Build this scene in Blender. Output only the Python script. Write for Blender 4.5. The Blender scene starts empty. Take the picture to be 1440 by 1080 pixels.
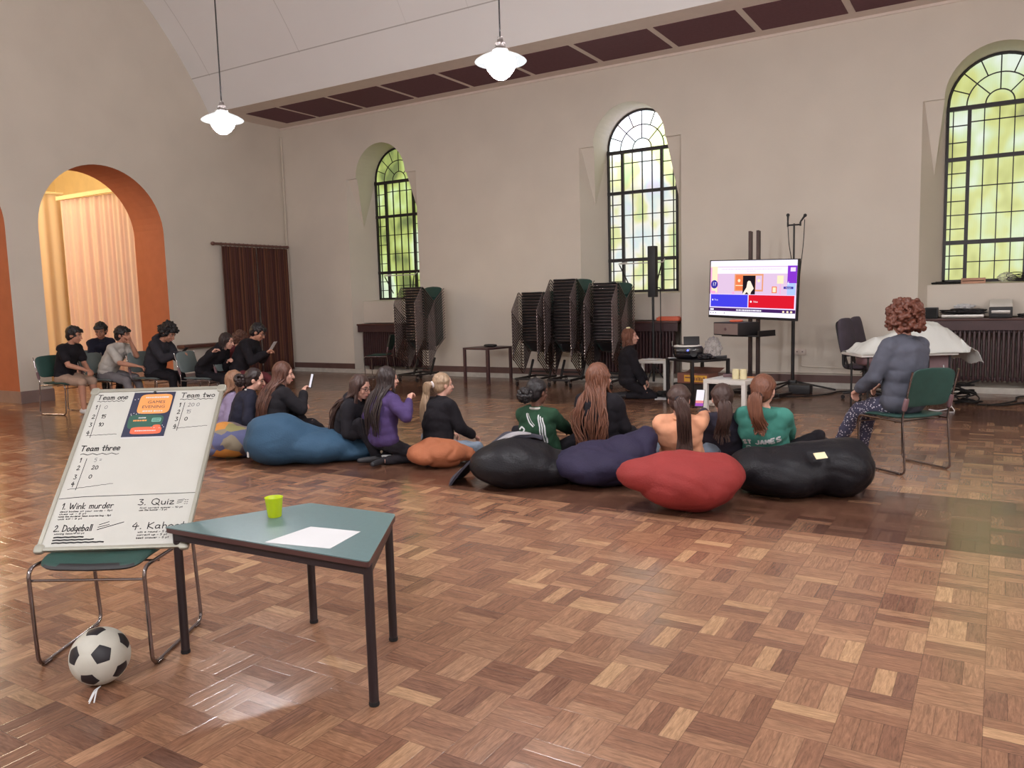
import bpy, bmesh, math, random
import numpy as np
from mathutils import Vector, Matrix, noise as mnoise
from mathutils.bvhtree import BVHTree

random.seed(7)
PI = math.pi
R = math.radians
scene = bpy.context.scene
COL = scene.collection
WORK = bpy.data.scenes.new('workbench')      # meshes are merged here, then moved to the hall
V = Vector

# ------------------------------------------------------------------ colour / materials
def lin(c):
    c /= 255.0
    return c / 12.92 if c <= 0.04045 else ((c + 0.055) / 1.055) ** 2.4
def rgb(r, g, b):
    return (lin(r), lin(g), lin(b), 1.0)

def nodemat(name):
    m = bpy.data.materials.new(name)
    m.use_nodes = True
    nt = m.node_tree
    nt.nodes.clear()
    out = nt.nodes.new('ShaderNodeOutputMaterial')
    return m, nt, out
def N(nt, typ, **kw):
    n = nt.nodes.new(typ)
    for k, v in kw.items():
        if k in n.inputs.keys():
            n.inputs[k].default_value = v
        else:
            setattr(n, k, v)
    return n
def math_node(nt, op, a, b=None, c=None):
    n = nt.nodes.new('ShaderNodeMath'); n.operation = op
    for i, x in enumerate((a, b, c)):
        if x is None: continue
        if isinstance(x, (int, float)): n.inputs[i].default_value = x
        else: nt.links.new(x, n.inputs[i])
    return n.outputs[0]
def mixc(nt, fac, a, b, blend='MIX'):
    n = nt.nodes.new('ShaderNodeMix'); n.data_type = 'RGBA'; n.blend_type = blend
    for i, x in ((0, fac), (6, a), (7, b)):
        if isinstance(x, (int, float)): n.inputs[i].default_value = x
        elif isinstance(x, tuple): n.inputs[i].default_value = x
        else: nt.links.new(x, n.inputs[i])
    return n.outputs[2]

def mat(name, col, rough=0.6, metal=0.0, var=0.12, scale=6.0, bump=0.0, bscale=60.0, spec=0.5, stretch=None,
        coat=0.0, trans=0.0, emit=None, estr=0.0, sheen=0.0, alpha=1.0):
    m, nt, out = nodemat(name)
    p = nt.nodes.new('ShaderNodeBsdfPrincipled')
    nt.links.new(p.outputs[0], out.inputs[0])
    tc = nt.nodes.new('ShaderNodeTexCoord')
    vec = tc.outputs['Object']
    if stretch:
        mp = N(nt, 'ShaderNodeMapping'); mp.inputs['Scale'].default_value = stretch
        nt.links.new(vec, mp.inputs[0]); vec = mp.outputs[0]
    n1 = N(nt, 'ShaderNodeTexNoise', Scale=scale, Detail=4.0)
    nt.links.new(vec, n1.inputs['Vector'])
    base = col if len(col) == 4 else rgb(*col)
    dark = tuple(c * (1 - var) for c in base[:3]) + (1,)
    lite = tuple(min(1, c * (1 + var)) for c in base[:3]) + (1,)
    mr = N(nt, 'ShaderNodeMapRange'); mr.inputs[1].default_value = 0.3; mr.inputs[2].default_value = 0.7
    nt.links.new(n1.outputs['Fac'], mr.inputs[0])
    c = mixc(nt, mr.outputs[0], dark, lite)
    nt.links.new(c, p.inputs['Base Color'])
    p.inputs['Roughness'].default_value = rough
    p.inputs['Metallic'].default_value = metal
    p.inputs['Specular IOR Level'].default_value = spec
    p.inputs['Coat Weight'].default_value = coat
    p.inputs['Transmission Weight'].default_value = trans
    p.inputs['Sheen Weight'].default_value = sheen
    p.inputs['Alpha'].default_value = alpha
    if emit:
        p.inputs['Emission Color'].default_value = emit if len(emit) == 4 else rgb(*emit)
        p.inputs['Emission Strength'].default_value = estr
    if bump > 0:
        n2 = N(nt, 'ShaderNodeTexNoise', Scale=bscale, Detail=3.0)
        nt.links.new(vec, n2.inputs['Vector'])
        b = N(nt, 'ShaderNodeBump', Strength=bump, Distance=0.01)
        nt.links.new(n2.outputs['Fac'], b.inputs['Height'])
        nt.links.new(b.outputs[0], p.inputs['Normal'])
    return m

def emat(name, col, strength):
    m, nt, out = nodemat(name)
    e = N(nt, 'ShaderNodeEmission', Color=col if len(col) == 4 else rgb(*col), Strength=strength)
    nt.links.new(e.outputs[0], out.inputs[0])
    return m

M = {}
def fabric(key, col, **kw):
    a = dict(rough=0.9, var=0.10, scale=9, bump=0.25, bscale=160, spec=0.25)
    a.update(kw)
    M[key] = mat(key, col, **a)
    return M[key]

# ------------------------------------------------------------------ mesh builder
class MB:
    def __init__(s):
        s.bm = bmesh.new()
    def _tag(s, faces, mi):
        if mi:
            for f in faces: f.material_index = mi
    def face(s, pts, mi=0):
        f = s.bm.faces.new([s.bm.verts.new(p) for p in pts]); f.material_index = mi
        return f
    def box(s, c, d, rot=None, mi=0, bev=0.0):
        r = bmesh.ops.create_cube(s.bm, size=1.0)
        vs = r['verts']
        Mx = Matrix.Translation(V(c)) @ (rot.to_4x4() if rot else Matrix()) @ Matrix.Diagonal((d[0], d[1], d[2], 1))
        bmesh.ops.transform(s.bm, matrix=Mx, verts=vs)
        fs = list({f for v in vs for f in v.link_faces})
        s._tag(fs, mi)
        if bev > 0:
            es = list({e for v in vs for e in v.link_edges})
            bmesh.ops.bevel(s.bm, geom=es, offset=bev, segments=2, affect='EDGES', profile=0.6, material=-1)
        return s
    def span(s, a, b, mi=0, bev=0.0):
        c = [(a[i] + b[i]) / 2 for i in range(3)]; d = [abs(b[i] - a[i]) for i in range(3)]
        return s.box(c, d, None, mi, bev)
    def _rings(s, rings, mi):
        """rings of points (single points are poles) skinned into a closed shape"""
        vr = [[s.bm.verts.new(p) for p in ring] for ring in rings]
        new = s.bm.faces.new
        for A, B in zip(vr, vr[1:]):
            n = max(len(A), len(B))
            for k in range(n):
                k2 = (k + 1) % n
                if len(A) == 1: f = new((A[0], B[k2], B[k]))
                elif len(B) == 1: f = new((A[k], A[k2], B[0]))
                else: f = new((A[k], A[k2], B[k2], B[k]))
                f.material_index = mi
        return s
    def ell(s, c, r, rot=None, mi=0, nu=20, nv=12):
        if isinstance(r, (int, float)): r = (r, r, r)
        Mx = Matrix.Translation(V(c)) @ (rot.to_4x4() if rot else Matrix())
        rings = []
        for j in range(nv + 1):
            ph = -PI / 2 + PI * j / nv; cz, sz = math.cos(ph), math.sin(ph)
            rings.append([Mx @ V((r[0] * cz * math.cos(2 * PI * i / nu), r[1] * cz * math.sin(2 * PI * i / nu), r[2] * sz)) for i in range(nu if 0 < j < nv else 1)])
        return s._rings(rings, mi)
    def cone(s, a, b, r0, r1, n=12):
        """round cone: two spheres and their common tangent cone"""
        a, b = V(a), V(b); d = b - a; L = d.length
        if L <= abs(r0 - r1) + 1e-6:
            return s.ell(a if r0 > r1 else b, max(r0, r1), nu=n, nv=n)
        u = d / L; x = u.orthogonal().normalized(); y = u.cross(x)
        al = math.asin((r0 - r1) / L)
        prof = []
        m = max(3, n // 3)
        for k in range(m + 1):
            t = -PI / 2 + (al + PI / 2) * k / m; prof.append((r0 * math.cos(t), r0 * math.sin(t)))
        for k in range(m + 1):
            t = al + (PI / 2 - al) * k / m; prof.append((r1 * math.cos(t), L + r1 * math.sin(t)))
        cs = [(math.cos(2 * PI * i / n), math.sin(2 * PI * i / n)) for i in range(n)]
        rings = []
        for j, (r, h) in enumerate(prof):
            if j in (0, len(prof) - 1): rings.append([a + u * h])
            else: rings.append([a + u * h + (x * c_ + y * s_) * r for c_, s_ in cs])
        return s._rings(rings, 0)
    def tube(s, pts, r, n=8, closed=False, mi=0, cap=True, flat=1.0):
        pts = [V(p) for p in pts]
        L = len(pts)
        rs = r if isinstance(r, (list, tuple)) else [r] * L
        tang = []
        for i in range(L):
            if closed: t = pts[(i + 1) % L] - pts[i - 1]
            else: t = pts[min(i + 1, L - 1)] - pts[max(i - 1, 0)]
            if t.length < 1e-9: t = V((0, 0, 1))
            tang.append(t.normalized())
        ref = V((0, 0, 1)) if abs(tang[0].z) < 0.9 else V((1, 0, 0))
        nrm = (ref - tang[0] * ref.dot(tang[0])).normalized()
        rings = []
        for i in range(L):
            t = tang[i]
            nrm = nrm - t * nrm.dot(t)
            if nrm.length < 1e-6: nrm = t.orthogonal()
            nrm.normalize()
            b = t.cross(nrm)
            rings.append([s.bm.verts.new(pts[i] + (nrm * math.cos(2 * PI * k / n) * flat + b * math.sin(2 * PI * k / n)) * rs[i]) for k in range(n)])
        rng = range(L) if closed else range(L - 1)
        for i in rng:
            A, B = rings[i], rings[(i + 1) % L]
            for k in range(n):
                f = s.bm.faces.new((A[k], A[(k + 1) % n], B[(k + 1) % n], B[k])); f.material_index = mi
        if cap and not closed:
            f = s.bm.faces.new(rings[0][::-1]); f.material_index = mi
            f = s.bm.faces.new(rings[-1]); f.material_index = mi
        return s
    def lathe(s, prof, c=(0, 0, 0), n=24, mi=0, rot=None):
        Mx = Matrix.Translation(V(c)) @ (rot.to_4x4() if rot else Matrix())
        rings = []
        for r, z in prof:
            if r < 1e-5: rings.append([s.bm.verts.new(Mx @ V((0, 0, z)))])
            else: rings.append([s.bm.verts.new(Mx @ V((r * math.cos(2 * PI * k / n), r * math.sin(2 * PI * k / n), z))) for k in range(n)])
        for A, B in zip(rings, rings[1:]):
            for k in range(n):
                k2 = (k + 1) % n
                if len(A) == 1 and len(B) == 1: continue
                if len(A) == 1: q = (A[0], B[k2], B[k])
                elif len(B) == 1: q = (A[k], A[k2], B[0])
                else: q = (A[k], A[k2], B[k2], B[k])
                f = s.bm.faces.new(q); f.material_index = mi
        return s
    def prism(s, pts, d, mi=0):
        """closed solid: polygon pts (3d) extruded along d"""
        d = V(d)
        a = [s.bm.verts.new(p) for p in pts]; b = [s.bm.verts.new(V(p) + d) for p in pts]
        n = len(pts)
        fs = [s.bm.faces.new(a[::-1]), s.bm.faces.new(b)]
        for i in range(n): fs.append(s.bm.faces.new((a[i], a[(i + 1) % n], b[(i + 1) % n], b[i])))
        s._tag(fs, mi)
        return s
    def superell(s, c, r, e1=0.3, e2=0.3, rot=None, mi=0, nu=32, nv=14, warp=None):
        """rounded pad: e2 squareness of the outline, e1 of the edge"""
        def sp(x, e): return math.copysign(abs(x) ** e, x)
        Mx = Matrix.Translation(V(c)) @ (rot.to_4x4() if rot else Matrix())
        rings = []
        for j in range(nv + 1):
            ph = -PI / 2 + PI * j / nv
            cz, sz = sp(math.cos(ph), e1), sp(math.sin(ph), e1)
            ring = []
            for i in range(nu if 0 < j < nv else 1):
                th = 2 * PI * i / nu
                p = V((r[0] * cz * sp(math.cos(th), e2), r[1] * cz * sp(math.sin(th), e2), r[2] * sz))
                if j in (0, nv): p = V((0, 0, r[2] * sz))
                if warp: p = V(warp(p))
                ring.append(s.bm.verts.new(Mx @ p))
            rings.append(ring)
        for A, B in zip(rings, rings[1:]):
            for k in range(nu):
                k2 = (k + 1) % nu
                if len(A) == 1: q = (A[0], B[k2], B[k])
                elif len(B) == 1: q = (A[k], A[k2], B[0])
                else: q = (A[k], A[k2], B[k2], B[k])
                f = s.bm.faces.new(q); f.material_index = mi
        return s
    def grid(s, fn, nu, nv, mi=0, thick=0.0):
        """fn(u,v)->point, u,v in 0..1 ; thick>0 closes it into a thin solid along -normal"""
        P = [[V(fn(i / nu, j / nv)) for i in range(nu + 1)] for j in range(nv + 1)]
        a = [[s.bm.verts.new(p) for p in row] for row in P]
        for j in range(nv):
            for i in range(nu):
                f = s.bm.faces.new((a[j][i], a[j][i + 1], a[j + 1][i + 1], a[j + 1][i])); f.material_index = mi
        if thick:
            def nr(i, j):
                du = P[j][min(i + 1, nu)] - P[j][max(i - 1, 0)]; dv = P[min(j + 1, nv)][i] - P[max(j - 1, 0)][i]
                n = du.cross(dv)
                return n.normalized() if n.length > 1e-9 else V((0, 0, 1))
            b = [[s.bm.verts.new(P[j][i] - nr(i, j) * thick) for i in range(nu + 1)] for j in range(nv + 1)]
            for j in range(nv):
                for i in range(nu):
                    f = s.bm.faces.new((b[j][i], b[j + 1][i], b[j + 1][i + 1], b[j][i + 1])); f.material_index = mi
            loop = [(i, 0) for i in range(nu)] + [(nu, j) for j in range(nv)] + [(i, nv) for i in range(nu, 0, -1)] + [(0, j) for j in range(nv, 0, -1)]
            for k in range(len(loop)):
                (i0, j0), (i1, j1) = loop[k], loop[(k + 1) % len(loop)]
                f = s.bm.faces.new((a[j0][i0], b[j0][i0], b[j1][i1], a[j1][i1])); f.material_index = mi
        return s
    def mesh(s, name, mats, smooth=True, ang=40, recalc=True):
        if recalc: bmesh.ops.recalc_face_normals(s.bm, faces=s.bm.faces[:])
        me = bpy.data.meshes.new(name)
        if smooth:
            for f in s.bm.faces: f.smooth = True
            ca = R(ang)
            for e in s.bm.edges:
                if len(e.link_faces) == 2 and e.calc_face_angle(0) > ca: e.smooth = False
        s.bm.to_mesh(me); s.bm.free()
        for m in (mats if isinstance(mats, (list, tuple)) else [mats]): me.materials.append(m)
        return me
    def build(s, name, mats, parent=None, smooth=True, ang=40, recalc=True):
        return link(name, s.mesh(name, mats, smooth, ang, recalc), parent)

def link(name, me, parent=None):
    o = bpy.data.objects.new(name, me)
    COL.objects.link(o)
    if parent is not None: o.parent = parent
    return o
def tag(o, label, cat, group=None):
    o['label'] = label; o['category'] = cat
    if group: o['group'] = group
    return o
def thing(name, label, cat, loc=(0, 0, 0), rz=0.0, group=None):
    o = bpy.data.objects.new(name, None); COL.objects.link(o)
    o.empty_display_size = 0.1
    o.location = loc; o.rotation_euler = (0, 0, rz)
    return tag(o, label, cat, group)
def struct(o):
    o['kind'] = 'structure'
    return o
def copy_tree(src, loc, rot, label=None, group=None):
    r = src.copy(); COL.objects.link(r)
    r.location = loc; r.rotation_euler = rot
    if label: r['label'] = label
    if group: r['group'] = group
    for ch in list(src.children):
        c = ch.copy(); COL.objects.link(c); c.parent = r
        for g in list(ch.children):
            d = g.copy(); COL.objects.link(d); d.parent = c
    return r

def fillet(pts, rad, n=5, closed=False):
    """polyline with rounded corners"""
    pts = [V(p) for p in pts]; out = []
    L = len(pts)
    for i in range(L):
        if not closed and i in (0, L - 1): out.append(pts[i]); continue
        a, b, c = pts[i - 1], pts[i], pts[(i + 1) % L]
        u, w = (a - b), (c - b)
        t = min(rad, u.length * 0.45, w.length * 0.45)
        p0, p1 = b + u.normalized() * t, b + w.normalized() * t
        for k in range(n + 1):
            q = k / n
            out.append((1 - q) ** 2 * p0 + 2 * q * (1 - q) * b + q * q * p1)
    return out
def catmull(pts, n=6):
    pts = [V(p) for p in pts]
    P = [pts[0] * 2 - pts[1]] + pts + [pts[-1] * 2 - pts[-2]]
    out = []
    for i in range(1, len(P) - 2):
        p0, p1, p2, p3 = P[i - 1:i + 3]
        for k in range(n):
            t = k / n
            out.append(0.5 * ((2 * p1) + (p2 - p0) * t + (2 * p0 - 5 * p1 + 4 * p2 - p3) * t * t + (3 * p1 - p0 - 3 * p2 + p3) * t ** 3))
    out.append(pts[-1])
    return out
def rotz(a): return Matrix.Rotation(a, 3, 'Z')
def rotx(a): return Matrix.Rotation(a, 3, 'X')
def roty(a): return Matrix.Rotation(a, 3, 'Y')

def remesh(mb, voxel, smooth=5, fac=0.5, noise_amp=0.0, noise_scale=8.0, nstretch=(1, 1, 1), ridge=False, flatz=None, detail=3):
    """merge the overlapping shapes of a builder into one continuous skin"""
    me = bpy.data.meshes.new('tmp'); mb.bm.normal_update(); mb.bm.to_mesh(me); mb.bm.free()
    o = bpy.data.objects.new('tmp', me); WORK.collection.objects.link(o)
    md = o.modifiers.new('r', 'REMESH'); md.mode = 'VOXEL'; md.voxel_size = voxel; md.adaptivity = 0
    if smooth:
        sm = o.modifiers.new('s', 'SMOOTH'); sm.factor = fac; sm.iterations = smooth
    WORK.view_layers[0].update()
    res = bpy.data.meshes.new_from_object(o.evaluated_get(WORK.view_layers[0].depsgraph))
    bpy.data.objects.remove(o); bpy.data.meshes.remove(me)
    n = len(res.vertices)
    if noise_amp > 0:
        co = np.empty(n * 3, dtype=np.float32); res.vertices.foreach_get('co', co)
        no = np.empty(n * 3, dtype=np.float32); res.vertices.foreach_get('normal', no)
        co = co.reshape(-1, 3); no = no.reshape(-1, 3)
        d = np.empty(n, dtype=np.float32)
        for i in range(n):
            p = co[i]
            q = V((p[0] * noise_scale * nstretch[0], p[1] * noise_scale * nstretch[1], p[2] * noise_scale * nstretch[2]))
            w = mnoise.fractal(q, 0.9, 2.1, detail)
            if ridge: w = w * .5 + .30                      # folds only stand out, never cut in
            d[i] = w
        co += no * (d * noise_amp)[:, None]
        if flatz is not None: co[:, 2] = np.maximum(co[:, 2], flatz)
        res.vertices.foreach_set('co', co.ravel())
    elif flatz is not None:
        co = np.empty(n * 3, dtype=np.float32); res.vertices.foreach_get('co', co)
        co = co.reshape(-1, 3); co[:, 2] = np.maximum(co[:, 2], flatz)
        res.vertices.foreach_set('co', co.ravel())
    for p in res.polygons: p.use_smooth = True
    res.materials.clear()
    return res
def mlink(name, me, mt, parent):
    me.name = name
    me.materials.append(mt)
    return link(name, me, parent)

# ------------------------------------------------------------------ printed lettering
def text_mesh(body, size, align='CENTER', extrude=0.0, spacing=1.0):
    cu = bpy.data.curves.new('t', 'FONT'); cu.body = body; cu.size = size
    cu.align_x = align; cu.align_y = 'CENTER'; cu.extrude = extrude; cu.space_character = spacing
    cu.resolution_u = 3
    o = bpy.data.objects.new('t', cu); WORK.collection.objects.link(o)
    WORK.view_layers[0].update()
    me = bpy.data.meshes.new_from_object(o.evaluated_get(WORK.view_layers[0].depsgraph))
    bpy.data.objects.remove(o); bpy.data.curves.remove(cu)
    return me
def add_text(mb, body, size, Mx, mi=0, align='CENTER', sx=1.0, spacing=1.0):
    me = text_mesh(body, size, align, 0.0, spacing)
    vs = [mb.bm.verts.new(Mx @ V((v.co.x * sx, v.co.y, 0))) for v in me.vertices]
    for p in me.polygons:
        try:
            f = mb.bm.faces.new([vs[i] for i in p.vertices]); f.material_index = mi
        except ValueError:
            pass
    bpy.data.meshes.remove(me)

# hand-drawn marker letters: polylines in a box one unit high
GL = {
 'T': [[(0,1),(.7,.96)],[(.36,.98),(.3,0)]], 'e': [[(.02,.3),(.42,.36),(.36,.58),(.12,.54),(.03,.25),(.14,.02),(.42,.1)]],
 'a': [[(.42,.5),(.18,.55),(.03,.28),(.12,.02),(.35,.15),(.43,.52),(.4,.1),(.5,.02)]],
 'm': [[(.03,.55),(.05,0)],[(.05,.4),(.2,.56),(.3,.42),(.29,0)],[(.3,.4),(.45,.57),(.56,.42),(.57,0)]],
 'o': [[(.25,.55),(.06,.42),(.04,.15),(.22,0),(.42,.14),(.43,.42),(.25,.55)]],
 'n': [[(.03,.55),(.05,0)],[(.05,.38),(.22,.56),(.38,.42),(.4,0)]], 't': [[(.2,.95),(.18,.1),(.34,.02)],[(0,.58),(.4,.62)]],
 'w': [[(0,.55),(.14,0),(.28,.45),(.42,0),(.58,.56)]], 'h': [[(.04,1),(.05,0)],[(.05,.36),(.22,.55),(.38,.4),(.4,0)]],
 'r': [[(.04,.55),(.05,0)],[(.05,.36),(.2,.55),(.36,.5)]], 'W': [[(0,1),(.2,0),(.4,.75),(.6,0),(.84,1)]],
 'i': [[(.06,.55),(.07,0)],[(.05,.78),(.08,.82)]], 'k': [[(.04,1),(.05,0)],[(.38,.58),(.06,.25),(.42,0)]],
 'u': [[(.03,.55),(.05,.12),(.22,.01),(.38,.15),(.4,.55),(.42,0)]], 'd': [[(.4,.5),(.15,.54),(.03,.25),(.14,.01),(.38,.14),(.42,1),(.42,0)]],
 'D': [[(.05,1),(.04,0)],[(.02,1),(.45,.85),(.6,.5),(.42,.1),(.02,0)]], 'g': [[(.4,.5),(.15,.55),(.04,.28),(.16,.04),(.38,.2),(.42,.54),(.38,-.3),(.08,-.34)]],
 'b': [[(.04,1),(.05,0)],[(.05,.36),(.25,.54),(.42,.3),(.26,.01),(.05,.06)]], 'l': [[(.06,1),(.07,0)]],
 'Q': [[(.4,1),(.1,.8),(.05,.3),(.35,0),(.7,.25),(.72,.75),(.4,1)],[(.45,.3),(.82,-.1)]], 'z': [[(.02,.55),(.4,.55),(.04,.02),(.46,.04)]],
 'K': [[(.05,1),(.06,0)],[(.52,.98),(.08,.45),(.58,0)]], 's': [[(.4,.5),(.15,.56),(.06,.4),(.38,.2),(.3,.02),(.02,.06)]],
 'y': [[(.02,.55),(.2,.1)],[(.42,.56),(.1,-.35)]], 'p': [[(.04,.55),(.04,-.35)],[(.05,.4),(.28,.55),(.42,.3),(.24,.02),(.05,.1)]],
 'c': [[(.4,.48),(.18,.55),(.04,.28),(.16,.02),(.4,.08)]], 'v': [[(0,.55),(.18,0),(.4,.56)]],
 '0': [[(.3,.9),(.06,.65),(.08,.2),(.34,.04),(.58,.3),(.55,.75),(.3,.9)]], '1': [[(.05,.72),(.26,1),(.22,0)]],
 '2': [[(.05,.75),(.25,.98),(.45,.75),(.3,.4),(.02,.02),(.55,.06)]], '3': [[(.05,.92),(.42,.9),(.2,.55),(.48,.35),(.35,.03),(.03,.08)]],
 '4': [[(.3,1),(.02,.42),(.58,.46)],[(.38,.75),(.34,-.1)]], '5': [[(.5,.95),(.12,.94),(.08,.55),(.38,.6),(.48,.3),(.3,.02),(.03,.08)]],
 '.': [[(.05,.02),(.09,.06)]], '-': [[(.05,.35),(.35,.37)]], '=': [[(.05,.6),(.42,.64)],[(.05,.32),(.42,.35)]],
 '6': [[(.42,.95),(.12,.6),(.08,.2),(.3,.02),(.45,.25),(.3,.45),(.1,.3)]], 'f': [[(.38,.95),(.2,.9),(.17,0)],[(.02,.55),(.35,.57)]],
 ':': [[(.05,.1),(.08,.14)],[(.05,.45),(.08,.49)]],
}
def ribbon(mb, pts, w, Mx, mi=0):
    """flat pen stroke in the XY plane of Mx"""
    pts = [V((p[0], p[1], 0)) for p in pts]
    L = []
    for i, p in enumerate(pts):
        t = (pts[min(i + 1, len(pts) - 1)] - pts[max(i - 1, 0)])
        if t.length < 1e-9: t = V((1, 0, 0))
        t.normalize(); n = V((-t.y, t.x, 0)) * w / 2
        e = V((0, 0, 0))
        if i == 0: e = -t * w * 0.4
        if i == len(pts) - 1: e = t * w * 0.4
        L.append((mb.bm.verts.new(Mx @ (p + n + e)), mb.bm.verts.new(Mx @ (p - n + e))))
    for a, b in zip(L, L[1:]):
        f = mb.bm.faces.new((a[0], a[1], b[1], b[0])); f.material_index = mi
def handwrite(mb, txt, x, y, h, w, Mx, mi=0, sx=1.0, gap=0.16, jit=0.02, slope=0.0):
    rnd = random.Random(hash(txt) % 1000 if False else sum(map(ord, txt)))
    cx = x
    for ch in txt:
        if ch == ' ': cx += 0.42 * h * sx; continue
        g = GL.get(ch)
        if g is None: cx += 0.3 * h; continue
        wid = max(p[0] for st in g for p in st)
        for st in g:
            q = [V((p[0], p[1], 0)) for p in st]
            if len(q) > 2: q = catmull(q, 4)
            ribbon(mb, [(cx + (p.x + rnd.uniform(-jit, jit) * 0.3) * h * sx, y + slope * (cx - x) + p.y * h) for p in q], w, Mx, mi)
        cx += (wid + gap) * h * sx
    return cx
# ------------------------------------------------------------------ materials of the place
M['wall'] = mat('wall_paint', (217, 208, 196), rough=0.85, var=0.03, scale=1.3, bump=0.12, bscale=45, spec=0.2)
M['ceiling'] = mat('ceiling_paint', (205, 203, 202), rough=0.8, var=0.02, scale=2, spec=0.2)
M['reveal'] = mat('reveal_orange', (172, 106, 78), rough=0.8, var=0.05, scale=5, bump=0.1, bscale=60, spec=0.2)  # orange-brown tone set on the arch reveals
M['soffit'] = mat('soffit_paint', (222, 208, 198), rough=0.8, var=0.03)
M['maroon_panel'] = mat('maroon_panel', (104, 66, 74), rough=0.9, var=0.08, scale=20)
M['skirting'] = mat('brown_skirting', (104, 78, 74), rough=0.5, var=0.1)
M['pierbase'] = mat('grey_base', (140, 120, 116), rough=0.6, var=0.08)
M['whitestrip'] = mat('pale_strip', (196, 192, 184), rough=0.6, var=0.1, scale=12)
M['frame'] = mat('black_iron', (34, 28, 30), rough=0.45, var=0.1)
M['radiator'] = mat('brown_radiator', (74, 50, 52), rough=0.45, var=0.08)
M['shelfwood'] = mat('brown_shelf', (86, 52, 46), rough=0.4, var=0.15, stretch=(1, 8, 8))
M['yellowroom'] = mat('yellow_plaster', (246, 228, 180), rough=0.85, var=0.03)
M['chrome'] = mat('chrome', (146, 138, 140), rough=0.14, metal=1.0, var=0.03)
M['steel'] = mat('brushed_steel', (160, 156, 152), rough=0.35, metal=1.0, var=0.05)
M['blackmetal'] = mat('black_metal', (30, 26, 28), rough=0.45, var=0.1)
M['blackplastic'] = mat('black_plastic', (30, 27, 30), rough=0.5, var=0.1)
M['rubber'] = mat('black_rubber', (24, 22, 23), rough=0.8)
M['white'] = mat('white_laminate', (214, 210, 204), rough=0.45, var=0.02)
M['paper'] = mat('white_paper', (206, 206, 208), rough=0.8, var=0.02)
M['greenpad'] = mat('green_vinyl', (35, 68, 62), rough=0.6, var=0.10, scale=14, bump=0.15, bscale=220)
M['greyshell'] = mat('grey_shell', (98, 108, 108), rough=0.6, var=0.05)
M['chairgrip'] = mat('mauve_plastic', (112, 84, 88), rough=0.5)
M['cream'] = mat('cream_card', (230, 218, 176), rough=0.7, var=0.04)

M['steelbrown'] = mat('bronze_column', (96, 84, 84), rough=0.35, metal=0.6)
M['glossblack'] = mat('gloss_black', (22, 20, 26), rough=0.15, spec=.6)
M['boxwood'] = mat('pale_wood', (186, 142, 118), rough=0.7, var=.15)
M['mauvepanel'] = mat('mauve_panel', (134, 106, 110), rough=.6)
M['officecloth'] = mat('grey_purple_cloth', (74, 66, 76), rough=.9, bump=.2, bscale=200)

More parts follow.
